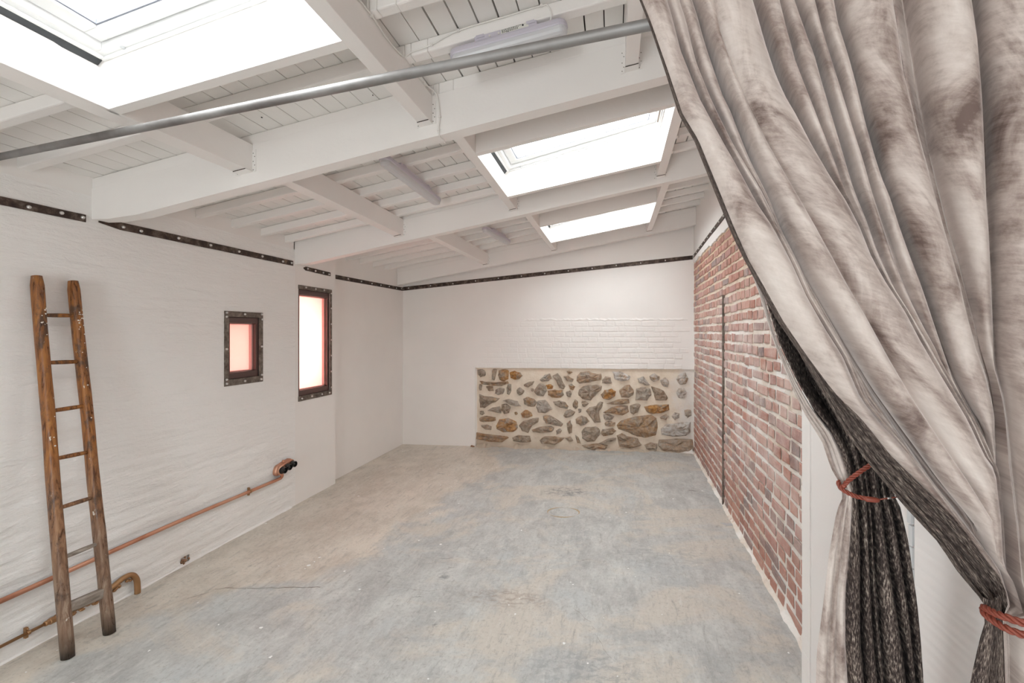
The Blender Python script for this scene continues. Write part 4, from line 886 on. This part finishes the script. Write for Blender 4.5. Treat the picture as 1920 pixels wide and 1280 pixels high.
# ------------------------------------------------------------------ riveted steel strips
bolt_me = MB().lathe((0, 0, 0), (0, 0, 1), [(.009, 0), (.009, .004), (.007, .008), (.003, .010)], 10).mesh('bolt', M['bolt'], smooth=True)
def strip(n, lab, p0, p1, nrm, h, bolts, taper=False):
    p0, p1, nrm = Vector(p0), Vector(p1), Vector(nrm); d = p1 - p0; hz = Vector((0, 0, h / 2))
    o = empty('trim_%d' % n, p0); tag(o, lab, 'steel strip', 'structure')
    mb = MB(); N = 14; t = nrm * .006
    for i in range(N):
        a, b = d * (i / N), d * ((i + 1) / N)
        ha, hb = (hz * (1 + .05 * noise.noise(a * 9)), hz * (1 + .05 * noise.noise(b * 9)))
        if taper and i == 0: ha = hz * .25
        mb.hexa([a - ha - t, b - hb - t, b - hb + t, a - ha + t, a + ha - t, b + hb - t, b + hb + t, a + ha + t])
    mb.build('flat_bar', M['rust'], o)
    rot = nrm.to_track_quat('Z', 'Y')
    for s in bolts:
        k = bpy.data.objects.new('bolt', bolt_me); COL.objects.link(k); k.parent = o
        k.location = d * s + nrm * .006 + Vector((0, 0, U(-.004, .004))); k.rotation_euler = rot.to_euler()
    return o
strip(1, 'dark steel strip on the left wall, nearest piece before the first beam', (XL, 1.0, 2.164), (XL, 2.04, 2.170), (1, 0, 0), .040, (.35, .56, .78, .9, .985))
strip(2, 'dark steel strip on the left wall between the first and second beam', (XL, 2.10, 2.170), (XL, 3.545, 2.171), (1, 0, 0), .044, (.08, .145, .30, .455, .615, .765, .915, .985), True)
strip(3, 'short dark steel strip above the tall window', (XL, 3.68, 2.150), (XL, 4.05, 2.142), (1, 0, 0), .036, (.12, .4, .7, .93), True)
strip(4, 'dark steel strip on the left wall running to the far corner', (-2.925, 4.14, 2.142), (-2.925, 5.69, 2.160), (1, 0, 0), .044, (.04, .2, .36, .5, .63, .76, .88, .97))
strip(5, 'long dark steel strip rising across the end wall', (-2.92, YB, 2.166), (1.03, YB, 2.535), (0, -1, 0), .052, [.02 + i * .081 for i in range(12)])
strip(6, 'steel strip above the red brick wall', (xr(5.69) - .002, 5.69, 2.545), (xr(1.98) - .002, 1.98, 2.66), (-1, .03, 0), .044, [.02 + i * .05 for i in range(20)])
tag(MB().hexa(rw(BAR - .009, BAR + .009, .0, 1.89, -.016, .01)).build('steel_upright', M['steel']), 'thin dark steel upright standing in the brick wall', 'steel bar')

# ------------------------------------------------------------------ curtain rod
rod = empty('curtain_rod', tuple(RP * 1.08 + RD * -1.1 + Vector((0, 0, 2.3384)))); tag(rod, 'long bare steel curtain rod spanning the room', 'curtain rod')
c = rod.location
def rel(p): return Vector(p) - c
def hung2(u, z): return RP * 1.08 + RD * u + Vector((0, 0, z))
uL = (XL - RP.x * 1.08) / RD.x; uR = (PX - RP.x * 1.08) / RD.x
MB().tube([rel(hung2(uL + .004 + (uR - uL - .008) * i / 40, 2.3384)) for i in range(41)], .0145, 20).build('tube', M['pipe_steel'], rod, smooth=True)
for u, s in ((uL, 1), (uR, -1)):
    p = rel(hung2(u, 2.3384)); MB().lathe(p + RD * (s * .002), RD * s, [(.032, 0), (.032, .005), (.018, .008), (.018, .03)], 20).build('wall_flange', M['pipe_steel'], rod, smooth=False)

# ------------------------------------------------------------------ curtains
def cloth(name, rows, m, parent, uvs):
    n = len(rows[0]); vs = [tuple(v) for r in rows for v in r]; fs = []
    for i in range(len(rows) - 1):
        for j in range(n - 1): fs.append((i * n + j, (i + 1) * n + j, (i + 1) * n + j + 1, i * n + j + 1))
    me = bpy.data.meshes.new(name); me.from_pydata(vs, [], fs); me.materials.append(m)
    flat = [q for r in uvs for q in r]
    uv = me.uv_layers.new(name='uv')
    uv.data.foreach_set('uv', [c for l in me.loops for c in flat[l.vertex_index]])
    me.polygons.foreach_set('use_smooth', [True] * len(me.polygons)); me.update()
    return link(name, me, None, parent)
def prof(t, k=2.4): return 1 - abs(2 * t - 1) ** k
def sm(a, b, x):
    t = max(0, min(1, (x - a) / (b - a))); return t * t * (3 - 2 * t)
front = empty('curtain', (0, 0, 0)); tag(front, 'nearer crushed taupe velvet curtain swept aside and tied at the edge', 'curtain')
KEYS = ['C1', 'A', 'B', 'C', 'V', 'D', 'E', 'F', 'G', 'H', 'I', 'I2', 'J']
AMP = [.6, .45, .4, .7, .5, .75, .65, .75, .75, .55, -.5, .6, .7]
JLOW = [(.692, 1.005), (.693, .982), (.695, .92), (.696, .879), (.690, .02)]
def depths(z):
    if z > 1.005: return [along(FRONT[k], z, 2) for k in KEYS] + [0.0]
    return [-.02] * 13 + [0.0]
def creases(z):
    if z > 1.005: u = [along(FRONT[k], z) for k in KEYS]
    else: u = [along(JLOW, z) - .0006 * (12 - i) for i in range(12)] + [along(JLOW, z)]
    u.append(.748 - .012 * sm(1.15, 1.0, z) * sm(.8, 1.0, z))
    for i in range(1, len(u)): u[i] = max(u[i], u[i - 1] + .0006)
    return u
MF = 14
DEEP = [0, .035, .025, .07, 0, .08, .03, .06, .03, .08, .05, .04, .045, 0]
rows, uvs, brows, buv = [], [], [], []
NZ = 120
for i in range(NZ + 1):
    z = 2.352 + (.02 - 2.352) * i / NZ
    u = creases(z); row, uvr, b_r, b_u = [], [], [], []
    ds = depths(z)
    for k in range(len(u) - 1):
        w = u[k + 1] - u[k]
        am = min(abs(w * AMP[k]), .055) * (1 if AMP[k] > 0 else -1)
        b0, b1 = ds[k], ds[k + 1]
        for j in range(MF + (1 if k == len(u) - 2 else 0)):
            t = .5 - .5 * math.cos(PI * j / MF)
            tt = t
            wr = (.0035 * noise.fractal(Vector((k * 5 + t * 1.2, z * 2.6 + k, 1)), 1, 2, 3) + .0022 * noise.noise(Vector((k * 9 + t * 2.5, z * 11 + t * 3, 4)))) * min(1, w / .05)
            o = b0 * (1 - t) + b1 * t + am * prof(tt, 2.6) + wr
            dp = (DEEP[k] * math.exp(-(w * t / .0045) ** 1.3) + DEEP[k + 1] * math.exp(-(w * (1 - t) / .0045) ** 1.3)) * (sm(1.03, 1.12, z) if z > 1.005 else 0) * (1 - .75 * sm(2.2, 2.3, z)) * min(1, (w / .024) ** 2) * (1 - .6 * sm(1.5, 1.2, z) * (k > 10))
            row.append(hung(u[k] + w * t + dp * max(0, .95 * u[k] - .06), z, o - dp)); uvr.append((k * .37 + w * t * 1.4, z + w * t * .5))
        b_r.append(hung(u[k] + .0015 + DEEP[k] * max(0, .95 * u[k] - .06), z, min(b0, b1, -.01) - .022 - DEEP[k] * (sm(1.03, 1.12, z) if z > 1.005 else 0) * (1 - .75 * sm(2.2, 2.3, z)))); b_u.append((k * .1, z))
    b_r.append(hung(u[-1] - .001, z, -.03)); b_u.append((1.4, z))
    rows.append(row); uvs.append(uvr); brows.append(b_r); buv.append(b_u)
cloth('velvet_face', rows, M['velvet'], front, uvs)
cloth('lining', brows, M['tweed'], front, buv)
rows, uvs = [], []
for i in range(91):                       # turned-out dark lining along the leading edge
    z = 2.352 + (.99 - 2.352) * i / 90
    c1, d1 = along(FRONT['C1'], z), along(FRONT['C1'], z, 2)
    w = .0055 + .0045 * sm(2.3, 1.9, z)
    wide = sm(1.75, 1.66, z); zz = min(z, 1.715)
    l0 = (c1 - w) * (1 - wide) + wide * along(FRONT['L0'], zz); l1 = (c1 - w * .5) * (1 - wide) + wide * along(FRONT['L1'], zz)
    l0 = min(l0, c1 - w * .6); l1 = min(max(l1, l0 + .002), c1 - .001)
    e0 = (d1 - .003) * (1 - wide) + wide * along(FRONT['L0'], zz, 2); e1 = d1 - .003 - .006 * wide
    row, uvr = [], []
    for a, b, kk in ((l0, l0 * .6 + l1 * .4, 0), (l0 * .6 + l1 * .4, l1, 1), (l1, l1 * .45 + c1 * .55, 2), (l1 * .45 + c1 * .55, c1 + .006, 3)):
        for j in range(6 + (kk == 3)):
            t = j / 6; am = min((b - a) * 1.0, .022) * wide; uu = a + (b - a) * t
            e = e0 + (e1 - e0) * max(0, min(1, (uu - l0) / max(1e-4, c1 - l0)))
            row.append(hung(uu, z, e + am * prof(t) - .003 * (kk == 3) * t)); uvr.append((kk * .06 + t * .06, z))
    rows.append(row); uvs.append(uvr)
cloth('lining_border', rows, M['tweed'], front, uvs)
LOWL = [(.646, 1.035), (.649, .985), (.641, .952), (.626, .866), (.56, .02)]; LOWM = [(.668, 1.035), (.664, .978), (.660, .915), (.655, .873), (.63, .02)]
rows, uvs = [], []
for i in range(41):                       # lining of the tail below the cord
    z = 1.035 + (.02 - 1.035) * i / 40; a, b, d = along(LOWL, z), along(LOWM, z), along(JLOW, z) - .008
    row, uvr = [], []
    for p0, p1, kk in ((a, b, 0), (b, (b + d) / 2, 1), ((b + d) / 2, d, 2)):
        for j in range(7 + (kk == 2)):
            t = j / 7; row.append(hung(p0 + (p1 - p0) * t, z, (-.005, -.012, -.02)[kk] + (p1 - p0) * .45 * prof(t))); uvr.append((kk * .07 + t * .07, z))
    rows.append(row); uvs.append(uvr)
cloth('lining_tail', rows, M['tweed'], front, uvs)

rear = empty('curtain', (0, 0, 0)); tag(rear, 'farther curtain showing its dark flecked lining, tied back against the white pier', 'curtain')
BK = ['b0', 'b1', 'b2', 'b3', 'b4', 'b5']
def bcol(k, z):
    tab = BACK[BK[k]]
    if z > 1.72: return tab[0][0] + (along(FRONT['C1'], z) - along(FRONT['C1'], 1.72)) * (1 - k * .12) + (z - 1.72) * .16
    return along(tab, z)
vr, vu, tr, tu = [], [], [], []
for i in range(101):
    z = 2.2 + (.02 - 2.2) * i / 100
    of = -.095 - .055 * sm(2.2, 1.8, z)
    pin = 1 - .6 * math.exp(-((z - 1.19) / .06) ** 2)
    u = [bcol(k, z) for k in range(6)]
    for k in range(1, 6): u[k] = max(u[k], u[k - 1] + .002)
    r, q2 = [], []
    cuts = [u[0], u[0] + (u[1] - u[0]) * .36, u[0] + (u[1] - u[0]) * .62, u[1]]
    for kk in range(3):
        for j in range(6 + (kk == 2)):
            t = j / 6; w = cuts[kk + 1] - cuts[kk]
            r.append(hung(cuts[kk] + w * t, z, of + .008 + w * .7 * prof(t) * pin)); q2.append((kk * .05 + t * .05, z))
    vr.append(r); vu.append(q2)
    r, q2 = [], []
    for k in range(1, 5):
        w = u[k + 1] - u[k]
        for h in range(2 if k in (2, 4) else 1):
            sp = (.66 if k == 2 else .55) if k in (2, 4) else 1
            a, ww = (u[k], w * sp) if h == 0 else (u[k] + w * sp, w * (1 - sp))
            for j in range(12 + (k == 4 and h == 1)):
                t = .5 - .5 * math.cos(PI * j / 12)
                dp = .035 * (math.exp(-(ww * t / .003) ** 1.3) + math.exp(-(ww * (1 - t) / .003) ** 1.3)) * min(1, ww / .02)
                pk = .10 * sm(1.26, 1.42, z) * math.sin(PI * min(1, ((k - 1) + (a - u[k] + ww * t) / w) / 2)) if k < 3 else 0
                wr = .004 * noise.noise(Vector((k * 3 + h + t * 1.5, z * 3, 0)))
                r.append(hung(a + ww * t + dp * .3, z, of - .006 + min(ww * .8, .03) * prof(t, 2.2) * pin - pk - dp + wr)); q2.append((k * .19 + a + ww * t * 1.3, z + ww * t * .3))
    tr.append(r); tu.append(q2)
cloth('velvet_edge', vr, M['velvet'], rear, vu)
cloth('lining', tr, M['tweed'], rear, tu)
br, bu = [], []
for i in range(41):
    z = 2.2 + (.02 - 2.2) * i / 40; of = -.095 - .055 * sm(2.2, 1.8, z)
    u0, u1 = bcol(0, z), bcol(5, z)
    br.append([hung(u0 + .032 + (u1 - u0 - .04) * j / 8, z, of - .05 - .012 * (j % 2) - (.12 * sm(1.24, 1.40, z) if 0 < j < 6 else 0)) for j in range(9)]); bu.append([(j * .08, z) for j in range(9)])
cloth('velvet_back', br, M['velvet'], rear, bu)

# ------------------------------------------------------------------ twisted tie cords
def spline(P, n=12):
    P = [Vector(p) for p in P]; out = []
    Q = [P[0] * 2 - P[1]] + P + [P[-1] * 2 - P[-2]]
    for i in range(1, len(Q) - 2):
        a, b, c_, d = Q[i - 1], Q[i], Q[i + 1], Q[i + 2]
        for j in range(n):
            t = j / n
            out.append(.5 * ((2 * b) + (c_ - a) * t + (2 * a - 5 * b + 4 * c_ - d) * t * t + (3 * b - a - 3 * c_ + d) * t ** 3))
    out.append(P[-1]); return out
def even(P, st):
    out = [P[0]]; acc = 0
    for a, b in zip(P, P[1:]):
        L = (b - a).length; d = st - acc
        while d < L: out.append(a + (b - a) * (d / L)); d += st
        acc = (acc + L) % st if L else acc
    return out
def twisted(name, P, r, m, parent):
    P = even(spline(P), r * .45); mb = MB(); N = len(P); frames = []
    a = (P[1] - P[0]).normalized().cross(Vector((0, 0, 1))).normalized()
    for i in range(N):
        t = (P[min(i + 1, N - 1)] - P[max(i - 1, 0)]).normalized(); a = (a - t * a.dot(t)).normalized(); frames.append((a.copy(), t.cross(a)))
    for s in range(3):
        pts = []
        for i in range(N):
            th = i * .45 / 5.4 * 2 * PI + s * 2 * PI / 3
            pts.append(P[i] + (frames[i][0] * math.cos(th) + frames[i][1] * math.sin(th)) * r * .56)
        mb.tube(pts, r * .50, 8)
    return mb.build(name, m, parent, smooth=True)
fc = empty('tieback_cord', tuple(hung(.70, 1.01, .03))); tag(fc, 'doubled terracotta twisted cord round the nearer velvet curtain', 'cord')
c = fc.location
def rr(u, z, o): return hung(u, z, o) - c
twisted('cord', [rr(*p) for p in CORD], .0068, M['rope'], fc)
MB().tube([rr(.738, 1.005, .04), rr(.762, 1.0, .0)], .006, 10).build('wall_hook', M['steel'], fc)
rc = empty('tieback_cord', tuple(hung(.46, 1.2, -.11))); tag(rc, 'thin terracotta cord with bound end round the dark lined curtain', 'cord')
c = rc.location
twisted('cord', [rr(*p) for p in CORD_UP], .0052, M['rope'], rc)
twisted('cord', [rr(*p) for p in CORD_LOW], .0052, M['rope'], rc)
P = [rr(.478, 1.172, -.104), rr(.482, 1.1715, -.103), rr(.499, 1.171, -.103), rr(.505, 1.1712, -.104), rr(.509, 1.173, -.105)]
MB().tube(P, [.0045, .0062, .0062, .0050, .0012], 12).build('bound_end', M['rope'], rc, smooth=True)
MB().tube([rr(.4425, 1.196, -.114), rr(.437, 1.190, -.114)], .0052, 10).build('bound_loop', M['rope'], rc, smooth=True)
MB().tube([rr(.508, 1.1725, -.105), rr(.523, 1.176, -.107), rr(.545, 1.177, -.118), rr(.60, 1.18, -.16)], .0016, 8).build('hook_loop', M['rope'], rc, smooth=True)
MB().tube([rr(.524, 1.1758, -.107), rr(.532, 1.1765, -.111)], .0022, 8).build('clasp', M['bolt'], rc, smooth=True)

# ------------------------------------------------------------------ ladder
lad = empty('ladder', (-2.59, 1.87, 0)); tag(lad, 'narrow old wooden ladder with paint splashes leaning on the white brick wall', 'ladder')
c = lad.location
oval = [(math.copysign(abs(math.cos(a)) ** .7, math.cos(a)), .82 * math.copysign(abs(math.sin(a)) ** .7, math.sin(a))) for a in [2 * PI * i / 16 for i in range(16)]]
RAILS = [(Vector((-2.592, 1.788, 0)), Vector((-2.818, 1.824, 1.83))), (Vector((-2.588, 1.955, 0)), Vector((-2.818, 1.966, 1.822)))]
def rail_at(k, z):
    a, b = RAILS[k]; return a + (b - a) * (z / b.z)
for a, b in RAILS:
    P = []; r = []
    for i in range(41):
        t = i / 40; p = a + (b - a) * t
        P.append(p - c + Vector((.002 * noise.noise(Vector((t * 5, a.y, 0))), .0025 * noise.noise(Vector((t * 4, a.y, 5))), 0))); r.append(.0255 - .002 * t + .0012 * noise.noise(Vector((t * 9, a.y * 3, 2))))
    r[-1] *= .80; r[0] *= .95; P[0].z = 0
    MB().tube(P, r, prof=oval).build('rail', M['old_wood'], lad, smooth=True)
for z in (1.637, 1.404, 1.168, .937, .700, .463):
    p, q2 = rail_at(0, z) - c, rail_at(1, z) - c; q2.z += U(-.004, .004)
    P = [p + (q2 - p) * (i / 10) for i in range(11)]
    MB().tube(P, [.0085 + .0022 * math.sin(PI * i / 10) for i in range(11)], 10).build('rung', M['old_wood'] if z > .6 else M['grey_wood'], lad, smooth=True)
p, q2 = rail_at(0, .225) - c, rail_at(1, .212) - c
P = [p + (q2 - p) * (i / 10) for i in range(11)]
MB().tube(P, .025, prof=[(.45, .95), (-.45, .95), (-.6, .7), (-.6, -.8), (-.4, -1), (.4, -1), (.6, -.8), (.6, .7)]).build('bottom_board', M['grey_wood'], lad)
ps = MB()
for i in range(34):                        # dried paint drops near the top rung joints
    k = 1 if i % 3 else 0; z = random.gauss(1.63, .025) if i < 24 else U(1.0, 1.6)
    p = rail_at(k, z) - c + Vector((.0235, U(-.012, .012), 0))
    r = U(.0015, .0042); ps.lathe(p, (1, U(-.3, .3), U(-.3, .3)), [(r, -.002), (r * .9, .001), (r * .4, .0025)], 7)
o = ps.build('paint_drops', mat('dried_cream_paint', (.78, .74, .68), .5), lad); o['kind'] = 'stuff'

# ------------------------------------------------------------------ pipes, power socket
def clip(parent, p, r, m):
    mb = MB(); p = Vector(p)
    mb.tube([p + Vector((0, -.006, 0)), p + Vector((0, .006, 0))], r + .0035, 14)
    mb.box(p.x - .018, p.x - .004, p.y - .005, p.y + .005, p.z - r - .018, p.z + r + .018)
    mb.lathe(p + Vector((-.006, 0, r + .011)), (1, 0, 0), [(.004, 0), (.004, .008), (.002, .01)], 8)
    return mb.build('pipe_clip', m, parent)
cp = empty('copper_pipe', (XL + .022, 2.4, .31)); tag(cp, 'long straight copper conduit running to the wall socket', 'pipe')
c = cp.location
pth = spline([(XL + .022, .9, .297), (XL + .022, 1.9, .309), (XL + .022, 2.5, .318), (XL + .022, 3.05, .312), (XL + .022, 3.34, .309), (XL + .022, 3.383, .312), (XL + .022, 3.395, .328), (XL + .022, 3.388, .36)], 8)
MB().tube([p - c for p in pth], .0125, 14).build('tube', M['copper'], cp, smooth=True)
clip(cp, (0, 3.07 - c.y, .3115 - c.z), .0125, M['brass']); clip(cp, (0, 1.45 - c.y, .303 - c.z), .0125, M['brass'])
bp = empty('bronze_pipe', (XL + .02, 2.0, .09)); tag(bp, 'bronze painted pipe low on the wall bending down into the floor', 'pipe')
c = bp.location
MB().tube([Vector(p) - c for p in ((XL + .02, .9, .10), (XL + .02, 1.4, .096), (XL + .02, 1.88, .094))], .0075, 12).build('thin_pipe', M['brass'], bp, smooth=True)
MB().lathe(Vector((XL + .02, 1.86, .094)) - c, (0, 1, 0), [(.010, 0), (.0125, .004), (.0125, .018), (.016, .02), (.016, .045), (.019, .047), (.019, .062), (.014, .066)], 12).build('coupling', M['brass'], bp)
pth = spline([(XL + .024, 1.91, .094), (XL + .024, 2.05, .096), (XL + .024, 2.14, .108), (XL + .024, 2.205, .130), (XL + .026, 2.245, .124), (XL + .028, 2.268, .085), (XL + .03, 2.272, .03), (XL + .03, 2.272, .0)], 8)
MB().tube([p - c for p in pth], .0145, 14).build('bent_pipe', M['brass'], bp, smooth=True)
dr = MB()
for i in range(26):
    y = U(1.93, 2.24); z = .08 + (0 if y < 2.1 else .2 * (y - 2.1)) + U(-.012, .004)
    dr.lathe(Vector((XL + .018 + U(0, .01), y, z)) - c, (U(-.4, .4), U(-1, 1), U(-.4, .4)), [(.003, -.012), (.008, -.004), (.0085, .004), (.003, .012)], 7)
o = dr.build('paint_crust', M['brass'], bp); o['kind'] = 'stuff'
clip(bp, (0, 1.80 - c.y, .094 - c.z), .0075, M['brass'])

so = empty('power_socket', (XL, 3.415, .395)); tag(so, 'copper wall box with three round black sockets', 'socket')
mb = MB(); N = 20
def stad(L, r, x, n=N):
    out = []
    for i in range(n):
        t = 2 * PI * i / n; cy, cz = math.cos(t), math.sin(t)
        out.append((x, (L if cy > 1e-6 else -L if cy < -1e-6 else 0) + r * cy, r * cz))
    return out
def rotx(P, a=.17):
    return [(x, y, z + y * a) for x, y, z in P]
rings = [rotx(stad(.052, .046, .001)), rotx(stad(.052, .046, .022)), rotx(stad(.052, .040, .030)), rotx(stad(.052, .040, .046)), rotx(stad(.050, .034, .052))]
for rg in rings: mb.v += rg
for i in range(len(rings) - 1):
    for j in range(N): mb.f.append((i * N + j, i * N + (j + 1) % N, (i + 1) * N + (j + 1) % N, (i + 1) * N + j))
mb.f.append(tuple(range((len(rings) - 1) * N, len(rings) * N)))
mb.build('box', M['copper'], so, smooth=False)
for y in (-.056, 0, .056):
    k = MB().lathe((.05, y, y * .17), (1, 0, 0), [(.030, 0), (.030, .008), (.026, .010), (.0255, .034), (.023, .036), (.020, .036), (.019, .022), (.001, .022)], 20).build('socket_outlet', M['bakelite'], so)
    for d in (-.007, .007): MB().lathe((.0722, y + d, y * .17), (1, 0, 0), [(.0028, 0), (.0028, .0012)], 8).build('contact', M['zinc'], k)
MB().lathe((.02, -.004, .040), (0, 0, 1), [(.006, 0), (.006, .008), (.009, .010), (.008, .018), (.003, .022)], 10).build('top_screw', M['copper'], so)

# ------------------------------------------------------------------ batten lamps
def stadium(L, r, z, n=24):
    out = []
    for i in range(n):
        t = 2 * PI * (i + .5) / n; out.append(((L if math.cos(t) > 0 else -L) + r * math.cos(t), r * math.sin(t), z))
    return out
def loft(rings):
    mb = MB(); n = len(rings[0])
    for rg in rings: mb.v += rg
    for i in range(len(rings) - 1):
        for j in range(n): mb.f.append((i * n + j, i * n + (j + 1) % n, (i + 1) * n + (j + 1) % n, (i + 1) * n + j))
    mb.f.append(tuple(range(n))[::-1]); mb.f.append(tuple(range((len(rings) - 1) * n, len(rings) * n))); return mb
def lamp(label, p0, p1, roll=0.0):
    p0, p1 = Vector(p0), Vector(p1); d = p1 - p0; L = d.length
    o = empty('batten_lamp', tuple((p0 + p1) / 2)); tag(o, label, 'ceiling lamp', group=None)
    xa = d.normalized(); ya = Vector((0, 0, 1)).cross(xa).normalized(); za = xa.cross(ya)
    o.rotation_euler = Matrix((xa, ya, za)).transposed().to_euler()
    h = L / 2 - .036
    loft([stadium(h, .036, .018), stadium(h, .039, .010), stadium(h, .039, -.004), stadium(h, .036, -.008)]).build('rim', M['lamp_body'], o)
    loft([stadium(h, .0345, -.006), stadium(h, .0335, -.022), stadium(h - .002, .029, -.032), stadium(h - .006, .018, -.038)]).build('diffuser', M['diffuser'], o, smooth=False)
    MB().box(-h * .62, h * .62, -.026, .026, .017, .045).build('gear_tray', M['lamp_body'], o, bevel=.003)
    for x in (-h * .5, h * .5): MB().box(x - .018, x + .018, -.029, .029, .034, .046).build('fixing_clip', M['lamp_body'], o)
    return o, h
la, h = lamp('lilac grey strip lamp under the batten beside the curtain rod', (-.70, 1.795, S(-.70, 1.79) - .045), (-.195, 1.795, S(-.195, 1.79) - .045))
lb = MB().box(-.02, .10, -.0275, -.0262, .0195, .0425).build('print_label', M['label'], la)
ink = MB()
for r in range(4):
    x = -.016
    while x < .062 - r * .004:
        w = U(.003, .009); ink.box(x, x + w, -.0281, -.0274, .0385 - r * .0038, .0402 - r * .0038); x += w + .0022
ink.lathe((.077, -.0274, .036), (0, -1, 0), [(.0042, 0), (.0042, .0009)], 14)
tag(ink.build('print', M['ink'], lb), kind='stuff')
tx = bpy.data.curves.new('approval_mark', 'FONT'); tx.body = 'CE'; tx.size = .0095; tx.extrude = .0003; tx.materials.append(M['ink'])
tmp = bpy.data.objects.new('approval_mark', tx); tm = bpy.data.meshes.new_from_object(tmp); bpy.data.objects.remove(tmp); to = bpy.data.objects.new('approval_mark', tm); COL.objects.link(to); to.parent = lb; to.location = (.003, -.0278, .0205); to.rotation_euler = (PI / 2, 0, 0)
for x in (-.07, -.03):
    MB().box(x - .004, x + .004, -.0285, -.026, .026, .036).build('fixing_clip', M['bolt'], la)
MB().tube([(h + .005, .0, .022), (h + .005, 0, .036)], .006, 10).build('cable_gland', M['cable'], la)
lbm, h2 = lamp('long grey strip lamp hung crosswise behind the first beam', (-1.375, 2.43, S(-1.38, 2.43) - .045), (-1.375, 3.235, S(-1.375, 3.235) - .05))
MB().lathe((-h2 - .034, 0, .012), (-1, 0, .5), [(.012, 0), (.012, .012), (.008, .013), (.008, .024)], 12).build('cable_gland', M['bolt'], lbm)
lamp('grey strip lamp farthest back near the stone end wall', (-1.30, 4.22, S(-1.3, 4.22) - .045), (-1.23, 4.93, S(-1.23, 4.93) - .05))

# ------------------------------------------------------------------ white cables on the timbers
cab = empty('power_cable', (-.9, 1.78, S(-.9, 1.78))); tag(cab, 'white cable clipped along joist and batten to the near strip lamp', 'cable')
c = cab.location
P = [(-.902, 1.30, S(-.9, 1.30) - .012), (-.902, 1.52, S(-.9, 1.52) - .006), (-.900, 1.62, S(-.9, 1.62) - .02), (-.900, 1.755, S(-.9, 1.755) - .004), (-.87, 1.769, S(-.87, 1.77) + .012), (-.78, 1.769, S(-.78, 1.77) + .020), (-.66, 1.769, S(-.66, 1.77) + .047), (-.45, 1.769, S(-.45, 1.77) + .050),
     (-.30, 1.769, S(-.30, 1.77) + .052), (-.272, 1.767, S(-.27, 1.77) + .040), (-.258, 1.768, S(-.258, 1.77) + .005), (-.268, 1.785, S(-.268, 1.785) - .022)]
MB().tube([p - c for p in spline(P, 8)], .0032, 8).build('sheath', M['cable'], cab, smooth=True)
for p in (P[1], P[3], P[5], P[6], P[8]):
    MB().box(p[0] - .006 - c.x, p[0] + .006 - c.x, p[1] - .0055 - c.y, p[1] + .003 - c.y, p[2] - .005 - c.z, p[2] + .005 - c.z).build('cable_clip', M['cable'], cab)
cb2 = empty('power_cable', (-.88, 2.06, S(-.88, 2.06))); tag(cb2, 'white cable dropping over the first beam to the crosswise strip lamp', 'cable')
c = cb2.location
P = [(-.895, 1.83, S(-.895, 1.83) + .0), (-.893, 1.95, S(-.893, 1.95) - .010), (-.882, 2.045, S(-.88, 2.045) - .004), (-.872, 2.062, S(-.87, 2.062) - .05), (-.866, 2.063, S(-.866, 2.063) - .12), (-.872, 2.063, S(-.872, 2.063) - .185), (-.870, 2.072, S(-.87, 2.07) - .213), (-.868, 2.11, S(-.868, 2.11) - .213), (-.87, 2.15, S(-.87, 2.15) - .205), (-.90, 2.20, S(-.9, 2.2) - .06), (-1.1, 2.37, S(-1.1, 2.37) - .004), (-1.36, 2.40, S(-1.36, 2.4) - .022)]
MB().tube([p - c for p in spline(P, 8)], .0032, 8).build('sheath', M['cable'], cb2, smooth=True)
for p in (P[1], P[4], P[5]):
    MB().box(p[0] - .006 - c.x, p[0] + .006 - c.x, p[1] - .005 - c.y, p[1] + .004 - c.y, p[2] - .004 - c.z, p[2] + .004 - c.z).build('cable_clip', M['cable'], cb2)

# ------------------------------------------------------------------ bits on the floor
pl = MB().prism([(.868, 3.583, .0), (.968, 3.578, .0), (.966, 3.548, .0), (.905, 3.538, .0)], (0, 0, .004)).build('floor_plate', M['zinc'])
tag(pl, 'small dull metal plate on the floor at the brick wall', 'plate')
rb = MB()
for i in range(6):
    r = U(.008, .016); rb.lathe((-1.905 + U(-.03, .03), 5.655 + U(-.02, .01), r * .6), (U(-.5, .5), U(-.5, .5), 1), [(r * .5, -r * .6), (r * U(.9, 1.3), -r * .1), (r * .8, r * .5), (r * .3, r * .9)], 7)
tag(rb.build('brick_fragment', M['rubble']), 'broken brown brick fragment at the foot of the stone wall', 'brick')
